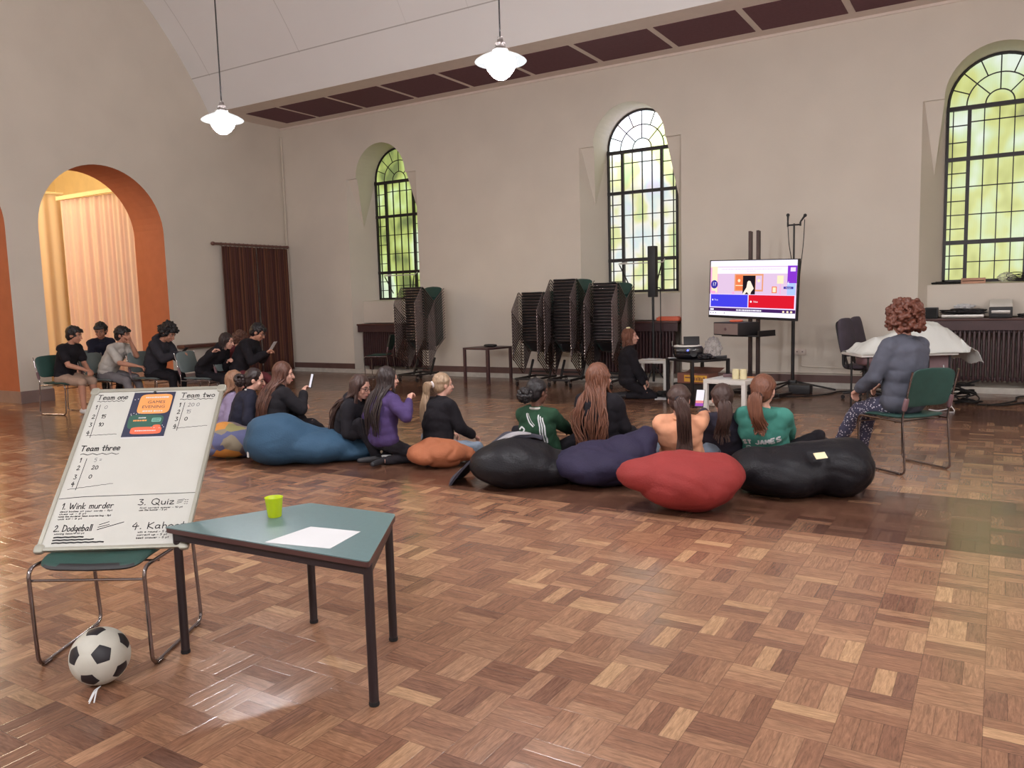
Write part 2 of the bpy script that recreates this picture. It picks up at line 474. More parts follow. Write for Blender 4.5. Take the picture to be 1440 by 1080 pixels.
def parquet():
    m, nt, out = nodemat('oak_block_floor')
    p = nt.nodes.new('ShaderNodeBsdfPrincipled'); nt.links.new(p.outputs[0], out.inputs[0])
    tc = nt.nodes.new('ShaderNodeTexCoord')
    sep = nt.nodes.new('ShaderNodeSeparateXYZ'); nt.links.new(tc.outputs['Object'], sep.inputs[0])
    B = 0.2193
    X = math_node(nt, 'DIVIDE', math_node(nt, 'ADD', sep.outputs[0], 0.222 + 100 * B), B)
    Y = math_node(nt, 'DIVIDE', math_node(nt, 'ADD', sep.outputs[1], -3.104 + 100 * B), B)
    ix = math_node(nt, 'FLOOR', X); iy = math_node(nt, 'FLOOR', Y)
    fx = math_node(nt, 'FRACT', X); fy = math_node(nt, 'FRACT', Y)
    par = math_node(nt, 'FLOORED_MODULO', math_node(nt, 'ADD', ix, iy), 2.0)
    npar = math_node(nt, 'SUBTRACT', 1.0, par)
    def lerp(a, b): return math_node(nt, 'ADD', math_node(nt, 'MULTIPLY', a, npar), math_node(nt, 'MULTIPLY', b, par))
    across = lerp(fy, fx); along = lerp(fx, fy)
    s3 = math_node(nt, 'MULTIPLY', across, 3.0)
    si = math_node(nt, 'FLOOR', s3); sf = math_node(nt, 'FRACT', s3)
    cv = nt.nodes.new('ShaderNodeCombineXYZ')
    nt.links.new(ix, cv.inputs[0]); nt.links.new(iy, cv.inputs[1]); nt.links.new(si, cv.inputs[2])
    wn = nt.nodes.new('ShaderNodeTexWhiteNoise'); wn.noise_dimensions = '3D'; nt.links.new(cv.outputs[0], wn.inputs['Vector'])
    cb = nt.nodes.new('ShaderNodeCombineXYZ'); nt.links.new(ix, cb.inputs[0]); nt.links.new(iy, cb.inputs[1])
    wb = nt.nodes.new('ShaderNodeTexWhiteNoise'); wb.noise_dimensions = '3D'; nt.links.new(cb.outputs[0], wb.inputs['Vector'])
    # grain stretched along each strip
    gv = nt.nodes.new('ShaderNodeCombineXYZ')
    nt.links.new(math_node(nt, 'ADD', math_node(nt, 'MULTIPLY', along, 0.9), math_node(nt, 'MULTIPLY', wn.outputs[0], 37.0)), gv.inputs[0])
    nt.links.new(math_node(nt, 'MULTIPLY', s3, 2.4), gv.inputs[1])
    nt.links.new(math_node(nt, 'MULTIPLY', wb.outputs[0], 91.0), gv.inputs[2])
    gr = N(nt, 'ShaderNodeTexNoise', Scale=3.2, Detail=5.0, Distortion=0.7); nt.links.new(gv.outputs[0], gr.inputs['Vector'])
    ramp = nt.nodes.new('ShaderNodeValToRGB'); nt.links.new(wn.outputs[0], ramp.inputs[0])
    cr = ramp.color_ramp
    cols = ((0.0, (122, 86, 69)), (0.2, (137, 98, 77)), (0.5, (146, 106, 82)), (0.8, (154, 114, 88)), (0.93, (162, 122, 94)), (1.0, (180, 141, 106)))
    cr.elements[0].position = 0.0; cr.elements[0].color = rgb(*cols[0][1])
    cr.elements[1].position = 1.0; cr.elements[1].color = rgb(*cols[-1][1])
    for ps, c in cols[1:-1]:
        e = cr.elements.new(ps); e.color = rgb(*c)
    g2 = N(nt, 'ShaderNodeMapRange'); g2.inputs[1].default_value = 0.25; g2.inputs[2].default_value = 0.75; g2.inputs[3].default_value = 0.60; g2.inputs[4].default_value = 1.22
    nt.links.new(gr.outputs[0], g2.inputs[0])
    col = mixc(nt, 1.0, ramp.outputs[0], g2.outputs[0], 'MULTIPLY')
    # fine open pores
    fv = nt.nodes.new('ShaderNodeVectorMath'); fv.operation = 'MULTIPLY'; nt.links.new(gv.outputs[0], fv.inputs[0]); fv.inputs[1].default_value = (3.0, 9.0, 1.0)
    fn_ = N(nt, 'ShaderNodeTexNoise', Scale=4.0, Detail=2.0); nt.links.new(fv.outputs[0], fn_.inputs['Vector'])
    f2 = N(nt, 'ShaderNodeMapRange'); f2.inputs[1].default_value = 0.35; f2.inputs[2].default_value = 0.55; f2.inputs[3].default_value = 0.82; f2.inputs[4].default_value = 1.03
    nt.links.new(fn_.outputs[0], f2.inputs[0])
    col = mixc(nt, 1.0, col, f2.outputs[0], 'MULTIPLY')
    # big worn patches
    bn = N(nt, 'ShaderNodeTexNoise', Scale=0.55, Detail=3.0); nt.links.new(tc.outputs['Object'], bn.inputs['Vector'])
    b2 = N(nt, 'ShaderNodeMapRange'); b2.inputs[1].default_value = 0.3; b2.inputs[2].default_value = 0.7; b2.inputs[3].default_value = 0.88; b2.inputs[4].default_value = 1.1
    nt.links.new(bn.outputs[0], b2.inputs[0])
    col = mixc(nt, 1.0, col, b2.outputs[0], 'MULTIPLY')
    # darker stained borders and a milder near strip, stepping with the blocks
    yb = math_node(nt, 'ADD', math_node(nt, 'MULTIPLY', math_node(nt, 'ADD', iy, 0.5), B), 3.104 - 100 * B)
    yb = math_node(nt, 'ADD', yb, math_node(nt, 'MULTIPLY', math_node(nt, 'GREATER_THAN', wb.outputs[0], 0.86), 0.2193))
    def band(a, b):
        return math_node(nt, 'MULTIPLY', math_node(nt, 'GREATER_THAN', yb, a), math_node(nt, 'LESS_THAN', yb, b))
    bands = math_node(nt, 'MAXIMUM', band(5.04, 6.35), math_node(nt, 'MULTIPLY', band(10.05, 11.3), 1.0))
    bands = math_node(nt, 'MAXIMUM', bands, math_node(nt, 'MULTIPLY', math_node(nt, 'LESS_THAN', yb, 1.55), 0.55))  # weaker darkening across the floor nearest the camera
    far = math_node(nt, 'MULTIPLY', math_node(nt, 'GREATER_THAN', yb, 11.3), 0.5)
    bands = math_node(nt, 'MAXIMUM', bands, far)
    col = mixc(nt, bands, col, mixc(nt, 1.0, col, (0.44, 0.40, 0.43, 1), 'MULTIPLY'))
    # seams
    e1 = math_node(nt, 'MINIMUM', sf, math_node(nt, 'SUBTRACT', 1.0, sf))
    e2 = math_node(nt, 'MULTIPLY', math_node(nt, 'MINIMUM', along, math_node(nt, 'SUBTRACT', 1.0, along)), 3.0)
    ed = math_node(nt, 'MINIMUM', e1, e2)
    sm = N(nt, 'ShaderNodeMapRange'); sm.inputs[1].default_value = 0.0; sm.inputs[2].default_value = 0.03; sm.inputs[3].default_value = 0.5; sm.inputs[4].default_value = 1.0
    nt.links.new(ed, sm.inputs[0])
    col = mixc(nt, 1.0, col, sm.outputs[0], 'MULTIPLY')
    nt.links.new(col, p.inputs['Base Color'])
    rg = N(nt, 'ShaderNodeMapRange'); rg.inputs[3].default_value = 0.17; rg.inputs[4].default_value = 0.26
    nt.links.new(wn.outputs[0], rg.inputs[0]); nt.links.new(rg.outputs[0], p.inputs['Roughness'])
    p.inputs['Specular IOR Level'].default_value = 0.5
    # each strip lies a touch out of level
    tv = nt.nodes.new('ShaderNodeVectorMath'); tv.operation = 'SUBTRACT'; nt.links.new(wn.outputs['Color'], tv.inputs[0]); tv.inputs[1].default_value = (0.5, 0.5, 0.5)
    ts = nt.nodes.new('ShaderNodeVectorMath'); ts.operation = 'MULTIPLY'; nt.links.new(tv.outputs[0], ts.inputs[0]); ts.inputs[1].default_value = (0.013, 0.013, 0)
    geo = nt.nodes.new('ShaderNodeNewGeometry')
    ta = nt.nodes.new('ShaderNodeVectorMath'); ta.operation = 'ADD'; nt.links.new(geo.outputs['Normal'], ta.inputs[0]); nt.links.new(ts.outputs[0], ta.inputs[1])
    bp = N(nt, 'ShaderNodeBump', Strength=0.25, Distance=0.002); nt.links.new(sm.outputs[0], bp.inputs['Height']); nt.links.new(ta.outputs[0], bp.inputs['Normal'])
    nt.links.new(bp.outputs[0], p.inputs['Normal'])
    return m
M['parquet'] = parquet()

def vault_mat():
    """white boards with fine butt joints every 1.22 m along the hall"""
    m, nt, out = nodemat('vault_boards')
    p = nt.nodes.new('ShaderNodeBsdfPrincipled'); nt.links.new(p.outputs[0], out.inputs[0])
    tc = nt.nodes.new('ShaderNodeTexCoord'); sep = nt.nodes.new('ShaderNodeSeparateXYZ'); nt.links.new(tc.outputs['Object'], sep.inputs[0])
    fx = math_node(nt, 'FRACT', math_node(nt, 'DIVIDE', math_node(nt, 'ADD', sep.outputs[0], 9.6 + 24.4), 1.22))
    dx = math_node(nt, 'MULTIPLY', math_node(nt, 'MINIMUM', fx, math_node(nt, 'SUBTRACT', 1.0, fx)), 1.22)
    ang = math_node(nt, 'ARCTAN2', math_node(nt, 'SUBTRACT', sep.outputs[1], 3.99), math_node(nt, 'SUBTRACT', sep.outputs[2], 1.64))
    arc = math_node(nt, 'MULTIPLY', math_node(nt, 'SUBTRACT', math_node(nt, 'ABSOLUTE', ang), R(57.0)), 8.0 / 1.6)
    fa = math_node(nt, 'FRACT', math_node(nt, 'ADD', arc, 20.0))
    da = math_node(nt, 'MULTIPLY', math_node(nt, 'MINIMUM', fa, math_node(nt, 'SUBTRACT', 1.0, fa)), 1.6)
    above = math_node(nt, 'LESS_THAN', math_node(nt, 'ABSOLUTE', ang), R(57.2))
    jw = nt.nodes.new('ShaderNodeTexWhiteNoise'); jw.noise_dimensions = '1D'
    nt.links.new(math_node(nt, 'ROUND', math_node(nt, 'DIVIDE', math_node(nt, 'ADD', sep.outputs[0], 9.6 + 24.4), 1.22)), jw.inputs['W'])
    lx = math_node(nt, 'MULTIPLY', math_node(nt, 'MULTIPLY', math_node(nt, 'LESS_THAN', dx, 0.007), above), jw.outputs[0])
    la = math_node(nt, 'LESS_THAN', da, 0.009)
    ln = math_node(nt, 'MULTIPLY', math_node(nt, 'MAXIMUM', math_node(nt, 'MULTIPLY', lx, 0.45), math_node(nt, 'MULTIPLY', la, 0.6)), 1.0)
    nz = N(nt, 'ShaderNodeTexNoise', Scale=0.8, Detail=3.0); nt.links.new(tc.outputs['Object'], nz.inputs['Vector'])
    base = mixc(nt, nz.outputs[0], rgb(226, 225, 225), rgb(236, 235, 235))
    nt.links.new(mixc(nt, ln, base, rgb(140, 134, 130)), p.inputs['Base Color'])
    p.inputs['Roughness'].default_value = 0.8; p.inputs['Specular IOR Level'].default_value = 0.2
    return m
M['vault'] = vault_mat()

def glass_mat(name, stops, strength, seed, sky=None):
    """frosted, ribbed daylight glazing: the garden beyond shows only as blurred colour"""
    m, nt, out = nodemat(name)
    tc = nt.nodes.new('ShaderNodeTexCoord')
    mp = N(nt, 'ShaderNodeMapping'); mp.inputs['Location'].default_value = (seed * 3.1, 0, seed * 1.7); mp.inputs['Scale'].default_value = (1.5, 1.5, 1.0)
    nt.links.new(tc.outputs['Object'], mp.inputs[0])
    nz = N(nt, 'ShaderNodeTexNoise', Scale=1.5, Detail=2.0, Roughness=0.45); nt.links.new(mp.outputs[0], nz.inputs['Vector'])
    ramp = nt.nodes.new('ShaderNodeValToRGB'); nt.links.new(nz.outputs[0], ramp.inputs[0])
    cr = ramp.color_ramp
    cr.elements[0].position = stops[0][0]; cr.elements[0].color = rgb(*stops[0][1])
    cr.elements[1].position = stops[-1][0]; cr.elements[1].color = rgb(*stops[-1][1])
    for ps, c in stops[1:-1]:
        e = cr.elements.new(ps); e.color = rgb(*c)
    sep = nt.nodes.new('ShaderNodeSeparateXYZ'); nt.links.new(tc.outputs['Object'], sep.inputs[0])
    rib = math_node(nt, 'ADD', math_node(nt, 'MULTIPLY', math_node(nt, 'SINE', math_node(nt, 'MULTIPLY', sep.outputs[0], 420.0)), 0.05), 1.0)
    e = nt.nodes.new('ShaderNodeEmission'); nt.links.new(ramp.outputs[0], e.inputs[0])
    if sky:   # open sky stands behind the head of this window, trees lower down
        up = N(nt, 'ShaderNodeMapRange'); up.inputs[1].default_value = 3.4; up.inputs[2].default_value = 4.15; up.inputs[3].default_value = strength; up.inputs[4].default_value = sky
        nt.links.new(sep.outputs[2], up.inputs[0]); st_ = up.outputs[0]
    else: st_ = strength
    nt.links.new(math_node(nt, 'MULTIPLY', rib, st_), e.inputs[1])
    g = N(nt, 'ShaderNodeBsdfGlossy', Roughness=0.35); g.inputs[0].default_value = (0.05, 0.05, 0.05, 1)
    a = nt.nodes.new('ShaderNodeAddShader'); nt.links.new(e.outputs[0], a.inputs[0]); nt.links.new(g.outputs[0], a.inputs[1])
    nt.links.new(a.outputs[0], out.inputs[0])
    return m

# ------------------------------------------------------------------ the hall
XL, XR, YW, YF = -13.78, 8.0, 12.93, -4.95
SOF = 5.40
WC = (-10.97, -5.475, -0.08)            # window centres along the window wall
NH, AR, SPR, DEP, SD = 0.93, 0.66, 4.10, 0.62, 0.24   # niche half width, arch radius, springing, depth, sill depth
def jamb(d): return NH - (NH - AR) * d / DEP

b = MB(); b.face([(-20.5, YF, 0), (XR, YF, 0), (XR, 13.6, 0), (-20.5, 13.6, 0)])
struct(b.build('floor', M['parquet']))

# window wall with its three splayed, arched niches
b = MB()
edges = [XL]
for c in WC: edges += [c - NH, c + NH]
edges.append(XR)
for i in range(0, len(edges), 2):
    b.face([(edges[i], YW, 0), (edges[i + 1], YW, 0), (edges[i + 1], YW, SOF + .1), (edges[i], YW, SOF + .1)])
NA = 24
for c in WC:
    arc = [(c + AR * math.cos(PI - PI * k / NA), SPR + AR * math.sin(PI * k / NA)) for k in range(NA + 1)]
    b.face([(c - NH, YW, SPR)] + [(x, YW, z) for x, z in arc] + [(c + NH, YW, SPR), (c + NH, YW, SOF + .1), (c - NH, YW, SOF + .1)])
    for (x0, z0), (x1, z1) in zip(arc, arc[1:]):
        b.face([(x0, YW, z0), (x0, YW + DEP + .04, z0), (x1, YW + DEP + .04, z1), (x1, YW, z1)])
    for s in (-1, 1):
        b.face([(c + s * NH, YW, 0), (c + s * AR, YW + DEP, 0), (c + s * AR, YW + DEP, SPR), (c + s * NH, YW, SPR)])
        b.face([(c + s * AR, YW + DEP, SPR), (c + s * AR, YW + DEP, SPR + .02), (c + s * AR, YW + DEP + .04, SPR), (c + s * AR, YW + DEP + .04, 1.5)])
        # corbelled squinch below the springing
        q_ = .045
        A, B_, C_, T = (c + s * jamb(q_), YW + q_, SPR), (c + s * AR, YW + q_, SPR), (c + s * AR, YW + DEP, SPR), (c + s * (jamb(.33) - .002), YW + .33, 3.10)
        b.face([A, B_, T]); b.face([B_, C_, T])
        b.face([(c + s * NH, YW, SPR), (c + s * AR, YW, SPR), B_, A])
    # panel under the sill, sill, recess back
    j = jamb(SD)
    b.face([(c - j, YW + SD, 1.07), (c + j, YW + SD, 1.07), (c + j, YW + SD, 1.53), (c - j, YW + SD, 1.53)])
    b.face([(c - j, YW + SD, 1.53), (c + j, YW + SD, 1.53), (c + AR, YW + DEP, 1.56), (c - AR, YW + DEP, 1.56)])
    b.face([(c - j, YW + SD, 1.07), (c + j, YW + SD, 1.07), (c + AR, YW + DEP, 1.07), (c - AR, YW + DEP, 1.07)])
    b.face([(c - AR, YW + DEP, 0), (c + AR, YW + DEP, 0), (c + AR, YW + DEP, 1.1), (c - AR, YW + DEP, 1.1)])
struct(b.build('wall_back', M['wall'], ang=30, recalc=False))

# arch wall: arches 2.36 m wide springing at 2.90 m, wall 0.93 m thick
TH = 0.93
ARCH = [(8.64, 1.18), (5.75, 1.18), (2.86, 1.18), (-0.03, 1.18)]
ASP = 2.90
b = MB()
top = 9.8
ys = [YW]
for c, r in ARCH: ys += [c + r, c - r]
ys.append(YF)
for i in range(0, len(ys), 2):
    for x in (XL, XL - TH):
        b.face([(x, ys[i], 0), (x, ys[i + 1], 0), (x, ys[i + 1], top), (x, ys[i], top)])
for c, r in ARCH:
    arc = [(c + r * math.cos(PI * k / 32), ASP + r * math.sin(PI * k / 32)) for k in range(33)]
    for x in (XL, XL - TH):
        b.face([(x, c + r, top), (x, c + r, ASP)] + [(x, y, z) for y, z in arc[1:-1]] + [(x, c - r, ASP), (x, c - r, top)])
    path = [(c + r, 0)] + arc + [(c - r, 0)]
    for (y0, z0), (y1, z1) in zip(path, path[1:]):
        b.face([(XL, y0, z0), (XL - TH, y0, z0), (XL - TH, y1, z1), (XL, y1, z1)], 1)
struct(b.build('wall_left', [M['wall'], M['reveal']], ang=30, recalc=False))

b = MB(); b.face([(XR, YF, 0), (XR, YW, 0), (XR, YW, 9.8), (XR, YF, 9.8)]); struct(b.build('wall_right', M['wall']))
b = MB(); b.face([(XL, YF, 0), (XR, YF, 0), (XR, YF, 9.8), (XL, YF, 9.8)]); struct(b.build('wall_front', M['wall']))

# barrel vault and the two flat soffits beside it
b = MB()
VA = 62.0; VC = (3.99, 1.64); VR = 8.0
for k in range(48):
    a0, a1 = R(-VA + 2 * VA * k / 48), R(-VA + 2 * VA * (k + 1) / 48)
    p = [(VC[0] + VR * math.sin(a), VC[1] + VR * math.cos(a)) for a in (a0, a1)]
    b.face([(XL, p[0][0], p[0][1]), (XR, p[0][0], p[0][1]), (XR, p[1][0], p[1][1]), (XL, p[1][0], p[1][1])])
struct(b.build('ceiling', M['vault'], recalc=False))
yv = VC[0] + VR * math.sin(R(VA)); zv = VC[1] + VR * math.cos(R(VA))
b = MB()
b.face([(XL, yv, zv), (XR, yv, zv), (XR, YW + .02, SOF), (XL, YW + .02, SOF)])
b.face([(XL, 2 * VC[0] - yv, zv), (XR, 2 * VC[0] - yv, zv), (XR, YF, SOF), (XL, YF, SOF)])
so = struct(b.build('trim_soffit', M['soffit'], recalc=False))
x = -13.22
widths = [0.86] + [1.20] * 17
for i, w in enumerate(widths):
    q = MB(); q.box((x + w / 2, 12.06, SOF - 0.004), (w, 1.10, 0.012))
    q.build('soffit_panel', M['maroon_panel'], so)
    x += w + 0.10
b = MB(); b.box(((XL + XR) / 2, YW - .012, SOF - .02), (XR - XL, .02, .04)); struct(b.build('trim_cornice', M['soffit']))

# skirtings of the window wall: brown board over a pale strip, and the heating pipe above
b = MB(); b.span((XL, YW - .05, 0), (XR, YW, .085)); struct(b.build('baseboard_back', M['whitestrip']))
b = MB()
for i in range(0, len(edges), 2): b.span((edges[i], YW - .025, .085), (edges[i + 1], YW, .20))
struct(b.build('trim_skirting', M['skirting']))
b = MB(); b.tube([(edges[4] + .02, YW - .03, .235), (edges[5] - .05, YW - .03, .235)], .012)
b.tube(fillet([(-2.62, YW - .012, .52), (-2.62, YW - .012, .33), (-1.3, YW - .012, .30)], .06), .009)
struct(b.build('trim_pipe', M['wall']))
b = MB()
for (c0, c1) in ((YW, ARCH[0][0] + 1.18), (ARCH[0][0] - 1.18, ARCH[1][0] + 1.18), (ARCH[1][0] - 1.18, ARCH[2][0] + 1.18), (ARCH[2][0] - 1.18, ARCH[3][0] + 1.18)):
    b.span((XL - TH - .02, c1 - .012 if c1 else c1, 0), (XL + .03, c0 + .012, .2))
struct(b.build('baseboard_left', M['pierbase']))
b = MB(); b.box((XL + .05, YW - .04, 2.6), (.03, .03, 5.2)); struct(b.build('trim_corner_pipe', M['wall']))

# the room beyond the arches
b = MB()
b.face([(-20.5, -1, 0), (-20.5, 13.3, 0), (-20.5, 13.3, 6), (-20.5, -1, 6)])
b.face([(-20.5, 11.6, 0), (XL - TH, 11.6, 0), (XL - TH, 11.6, 6), (-20.5, 11.6, 6)])
b.face([(-20.5, -1, 0), (XL - TH, -1, 0), (XL - TH, -1, 6), (-20.5, -1, 6)])
struct(b.build('wall_beyond', M['yellowroom'], recalc=False))
b = MB(); b.face([(-20.5, -1, 5.2), (XL - TH, -1, 6.0), (XL - TH, 13.3, 6.0), (-20.5, 13.3, 5.2)]); struct(b.build('ceiling_beyond', M['yellowroom']))

# ------------------------------------------------------------------ windows
GM = [glass_mat('glazing_green', [(0.30, (104, 116, 70)), (0.42, (160, 172, 96)), (0.52, (180, 200, 126)), (0.62, (204, 220, 186)), (0.75, (180, 192, 176))], 1.3, 1.0),
      glass_mat('glazing_pale', [(0.28, (190, 214, 160)), (0.40, (224, 226, 164)), (0.48, (238, 236, 226)), (0.56, (214, 228, 226)), (0.64, (222, 220, 236)), (0.74, (240, 222, 210))], 1.05, 5.3, 2.6),
      glass_mat('glazing_lime', [(0.28, (122, 126, 92)), (0.38, (174, 178, 104)), (0.48, (196, 202, 128)), (0.57, (198, 214, 168)), (0.68, (216, 226, 212))], 1.15, 8.2)]
ZB = 1.57
Z1, Z2 = 3.335, 2.14
def arcpts(c, r, z, a0=0.0, a1=180.0, n=24):
    return [(c + r * math.cos(R(a0 + (a1 - a0) * k / n)), YG, z + r * math.sin(R(a0 + (a1 - a0) * k / n))) for k in range(n + 1)]
YG = YW + DEP
for wi, c in enumerate(WC):
    # glazing
    b = MB()
    b.face([(c - AR, YG + .02, ZB)] + [(c + AR, YG + .02, ZB)] + [(x, YG + .02, z) for x, _, z in arcpts(c, AR, SPR)])
    w = struct(b.build('window_%d' % (wi + 1), GM[wi], recalc=False))
    # iron frame: main bars
    f = MB()
    o = AR - .018
    f.span((c - AR, YG - .03, ZB), (c - AR + .036, YG + .02, SPR)); f.span((c + AR - .036, YG - .03, ZB), (c + AR, YG + .02, SPR))
    f.span((c - AR, YG - .03, ZB - .02), (c + AR, YG + .02, ZB + .03))
    f.tube(arcpts(c, AR - .018, SPR), .022, n=6)
    for z, h in ((SPR - .05, .06), (Z1, .055), (Z2, .06)): f.span((c - AR, YG - .04, z - h / 2), (c + AR, YG + .02, z + h / 2))
    for s in (-1, 1): f.span((c + s * .37 - .024, YG - .035, ZB), (c + s * .37 + .024, YG + .02, SPR - .05))
    f.build('window_frame', M['frame'], w)
    # fine bars
    g = MB(); t = .007
    for u in (-.185, 0, .185): g.span((c + u - t, YG - .01, ZB), (c + u + t, YG + .018, SPR - .05))
    for s in (-1, 1): g.span((c + s * .575 - t, YG - .01, ZB), (c + s * .575 + t, YG + .018, SPR - .05))
    for lo, hi, nc, ns in ((Z1, SPR - .05, 0, 3), (Z2, Z1, 3, 6), (ZB, Z2, 2, 3)):
        for k in range(1, ns):
            z = lo + (hi - lo) * k / ns
            for s in (-1, 1): g.span((c + s * .37, YG - .01, z - t), (c + s * AR, YG + .018, z + t))
        if nc == 0: zs = [lo + (hi - lo) * .72]
        else: zs = [lo + (hi - lo) * k / nc for k in range(1, nc)]
        for z in zs: g.span((c - .37, YG - .01, z - t), (c + .37, YG + .018, z + t))
    for r in (.175, .41): g.tube(arcpts(c, r, SPR - .02), .010, n=5)
    for k in range(1, 8):
        a = R(22.5 * k)
        r0 = .41 if k % 2 else .175
        g.tube([(c + r0 * math.cos(a), YG, SPR - .02 + r0 * math.sin(a)), (c + AR * math.cos(a), YG, SPR - .02 + AR * math.sin(a))], .009, n=5)
    g.build('glazing_bar', M['frame'], w)
    # stays of the opening hopper light
    if wi < 2:
        h = MB()
        zt = Z2 - .03
        h.tube([(c - .42, YG - .13, zt - .04), (c + .42, YG - .13, zt - .04)], .010, n=6, mi=1)
        for s in (-1, 1):
            h.tube([(c + s * .42, YG - .13, zt - .04), (c + s * .30, YG - .02, zt - .01)] if s < 0 else [(c + s * .42, YG - .13, zt - .04), (c + s * .42, YG - .02, zt + .02)], .012, n=6, mi=1)
            h.tube([(c + s * .40, YG - .13, zt - .06), (c + s * .26, YG - .03, zt - .42)], .012, n=6, mi=0)
        h.build('window_stay', [M['frame'], M['white']], w)

# radiators behind brown covers in the niches
for wi, c in enumerate(WC):
    t = thing('radiator', ['brown radiator under the window behind the lone chair stack', 'brown radiator under the pale middle window', 'brown radiator under the window beside the sheeted table'][wi], 'radiator', (c, YW + .12, 0), 0, 'radiators in the window niches')
    q = MB()
    for k in range(26):
        xx = -.74 + 1.48 * k / 25
        q.superell((xx, .03, .52), (.022, .06, .38), .4, .5, nu=10, nv=8)
    q.build('column_panel', M['radiator'], t)
    q = MB(); q.box((0, .04, .19), (1.5, .05, .05), bev=.01); q.box((0, .04, .86), (1.5, .05, .05), bev=.01)
    for xx in (-.6, .6): q.box((xx, .04, .09), (.05, .08, .18))
    q.build('header_rail', M['radiator'], t)
    q = MB(); q.box((0, .03, 1.035), (1.70, .26, .035), bev=.006); q.build('cover_shelf', M['shelfwood'], t)
    q = MB(); q.box((0, -.07, .95), (1.68, .02, .14)); q.build('cover_apron', M['radiator'], t)
    q = MB(); q.lathe([(0, 0), (.016, 0), (.016, .05), (.022, .05), (.022, .09), (0, .09)], (.74, -.06, .62 if wi == 1 else .2), 10); q.build('valve', M['steel'], t)
# ------------------------------------------------------------------ pendant lamps
WARM = 240.0
EXPOSURE = 0.0
LAMP_STR = 470.0
M['lampglow'] = emat('lamp_globe', (252, 252, 255), LAMP_STR)
def opal():
    m, nt, out = nodemat('lamp_glass')
    e = N(nt, 'ShaderNodeEmission', Color=rgb(240, 244, 246), Strength=2.2)
    t = nt.nodes.new('ShaderNodeBsdfTransparent'); mx = nt.nodes.new('ShaderNodeMixShader'); mx.inputs[0].default_value = .28
    nt.links.new(t.outputs[0], mx.inputs[1]); nt.links.new(e.outputs[0], mx.inputs[2]); nt.links.new(mx.outputs[0], out.inputs[0])
    return m
M['lampglass'] = opal()
M['lampcap'] = mat('lamp_cap', (120, 112, 110), rough=0.4, metal=0.4)
ZL = 3.106
LS = .8636
def make_pendant(label, loc, group=None):
    t = thing('pendant_lamp', label, 'lamp', loc, 0, group); t.scale = (LS,) * 3
    q = MB(); ztop = VC[1] + math.sqrt(VR * VR - (loc[1] - VC[0]) ** 2) - loc[2]; ztop /= LS
    q.tube([(0, 0, .16), (0, 0, ztop)], .007, n=6); q.build('cord', M['blackplastic'], t)
    q = MB(); q.lathe([(0, .17), (.022, .17), (.026, .13), (.04, .125), (.046, .085), (.06, .075), (.06, .06), (0, .06)], n=20); q.build('cap', M['lampcap'], t)
    q = MB(); q.lathe([(.055, .066), (.10, .045), (.16, .018), (.198, -.006), (.204, -.014), (.198, -.020), (.15, -.012), (.12, -.02)], n=36); q.build('shade', M['lampglass'], t)
    q = MB(); q.lathe([(0, .05), (.07, .045), (.118, .005), (.122, -.03), (.105, -.075), (.07, -.12), (.035, -.145), (0, -.15)], n=20); q.build('globe', M['lampglow'], t)
    return t
make_pendant('white glass pendant lamp hanging above the archway and brown curtain', (-5.752, 4.75, ZL))
make_pendant('white glass pendant lamp hanging in front of the maroon ceiling panels', (-2.928, 4.75, ZL))
for lx, ly in ((-.11, 4.75), (2.72, 4.75), (5.54, 4.75), (-11.6, -.8), (-8.6, -.8), (-5.75, -.8), (-2.93, -.8), (-.11, -.8), (2.72, -.8), (5.54, -.8)):  # unseen lamps added to fill the hall and brighten its walls
    make_pendant('glass pendant lamp added as fill light, hanging outside the frame', (lx, ly, ZL), 'fill lamps added outside the frame')

# ------------------------------------------------------------------ curtains
def curtain_mat(name, cols, per, rough=0.9, trans=0.0):
    """woven vertical stripes"""
    m, nt, out = nodemat(name)
    p = nt.nodes.new('ShaderNodeBsdfPrincipled'); p.inputs['Roughness'].default_value = rough; p.inputs['Specular IOR Level'].default_value = .2
    tc = nt.nodes.new('ShaderNodeTexCoord'); sep = nt.nodes.new('ShaderNodeSeparateXYZ'); nt.links.new(tc.outputs['UV'], sep.inputs[0])
    fr = math_node(nt, 'FRACT', math_node(nt, 'MULTIPLY', sep.outputs[0], per))
    ramp = nt.nodes.new('ShaderNodeValToRGB'); nt.links.new(fr, ramp.inputs[0])
    cr = ramp.color_ramp; cr.interpolation = 'LINEAR'
    cr.elements[0].position = 0; cr.elements[0].color = rgb(*cols[0]); cr.elements[1].position = 1; cr.elements[1].color = rgb(*cols[-1])
    for i, c in enumerate(cols[1:-1]):
        e = cr.elements.new((i + 1) / (len(cols) - 1)); e.color = rgb(*c)
    nt.links.new(ramp.outputs[0], p.inputs['Base Color'])
    if trans:
        tr = nt.nodes.new('ShaderNodeBsdfTranslucent'); nt.links.new(ramp.outputs[0], tr.inputs[0])
        mx = N(nt, 'ShaderNodeMixShader'); mx.inputs[0].default_value = trans
        nt.links.new(p.outputs[0], mx.inputs[1]); nt.links.new(tr.outputs[0], mx.inputs[2]); nt.links.new(mx.outputs[0], out.inputs[0])
    else: nt.links.new(p.outputs[0], out.inputs[0])
    return m
M['brown_curtain'] = curtain_mat('striped_brown_cloth', [(104, 70, 56), (66, 38, 44), (116, 78, 58), (64, 36, 44)], 11)
M['pink_curtain'] = curtain_mat('pink_voile', [(252, 232, 218), (242, 212, 204), (252, 234, 220)], 7, trans=.25)
M['cream_curtain'] = curtain_mat('cream_voile', [(250, 232, 200), (238, 214, 178), (250, 232, 200)], 5, trans=.25)
M['rodwood'] = mat('rod_wood', (116, 82, 74), rough=.5)
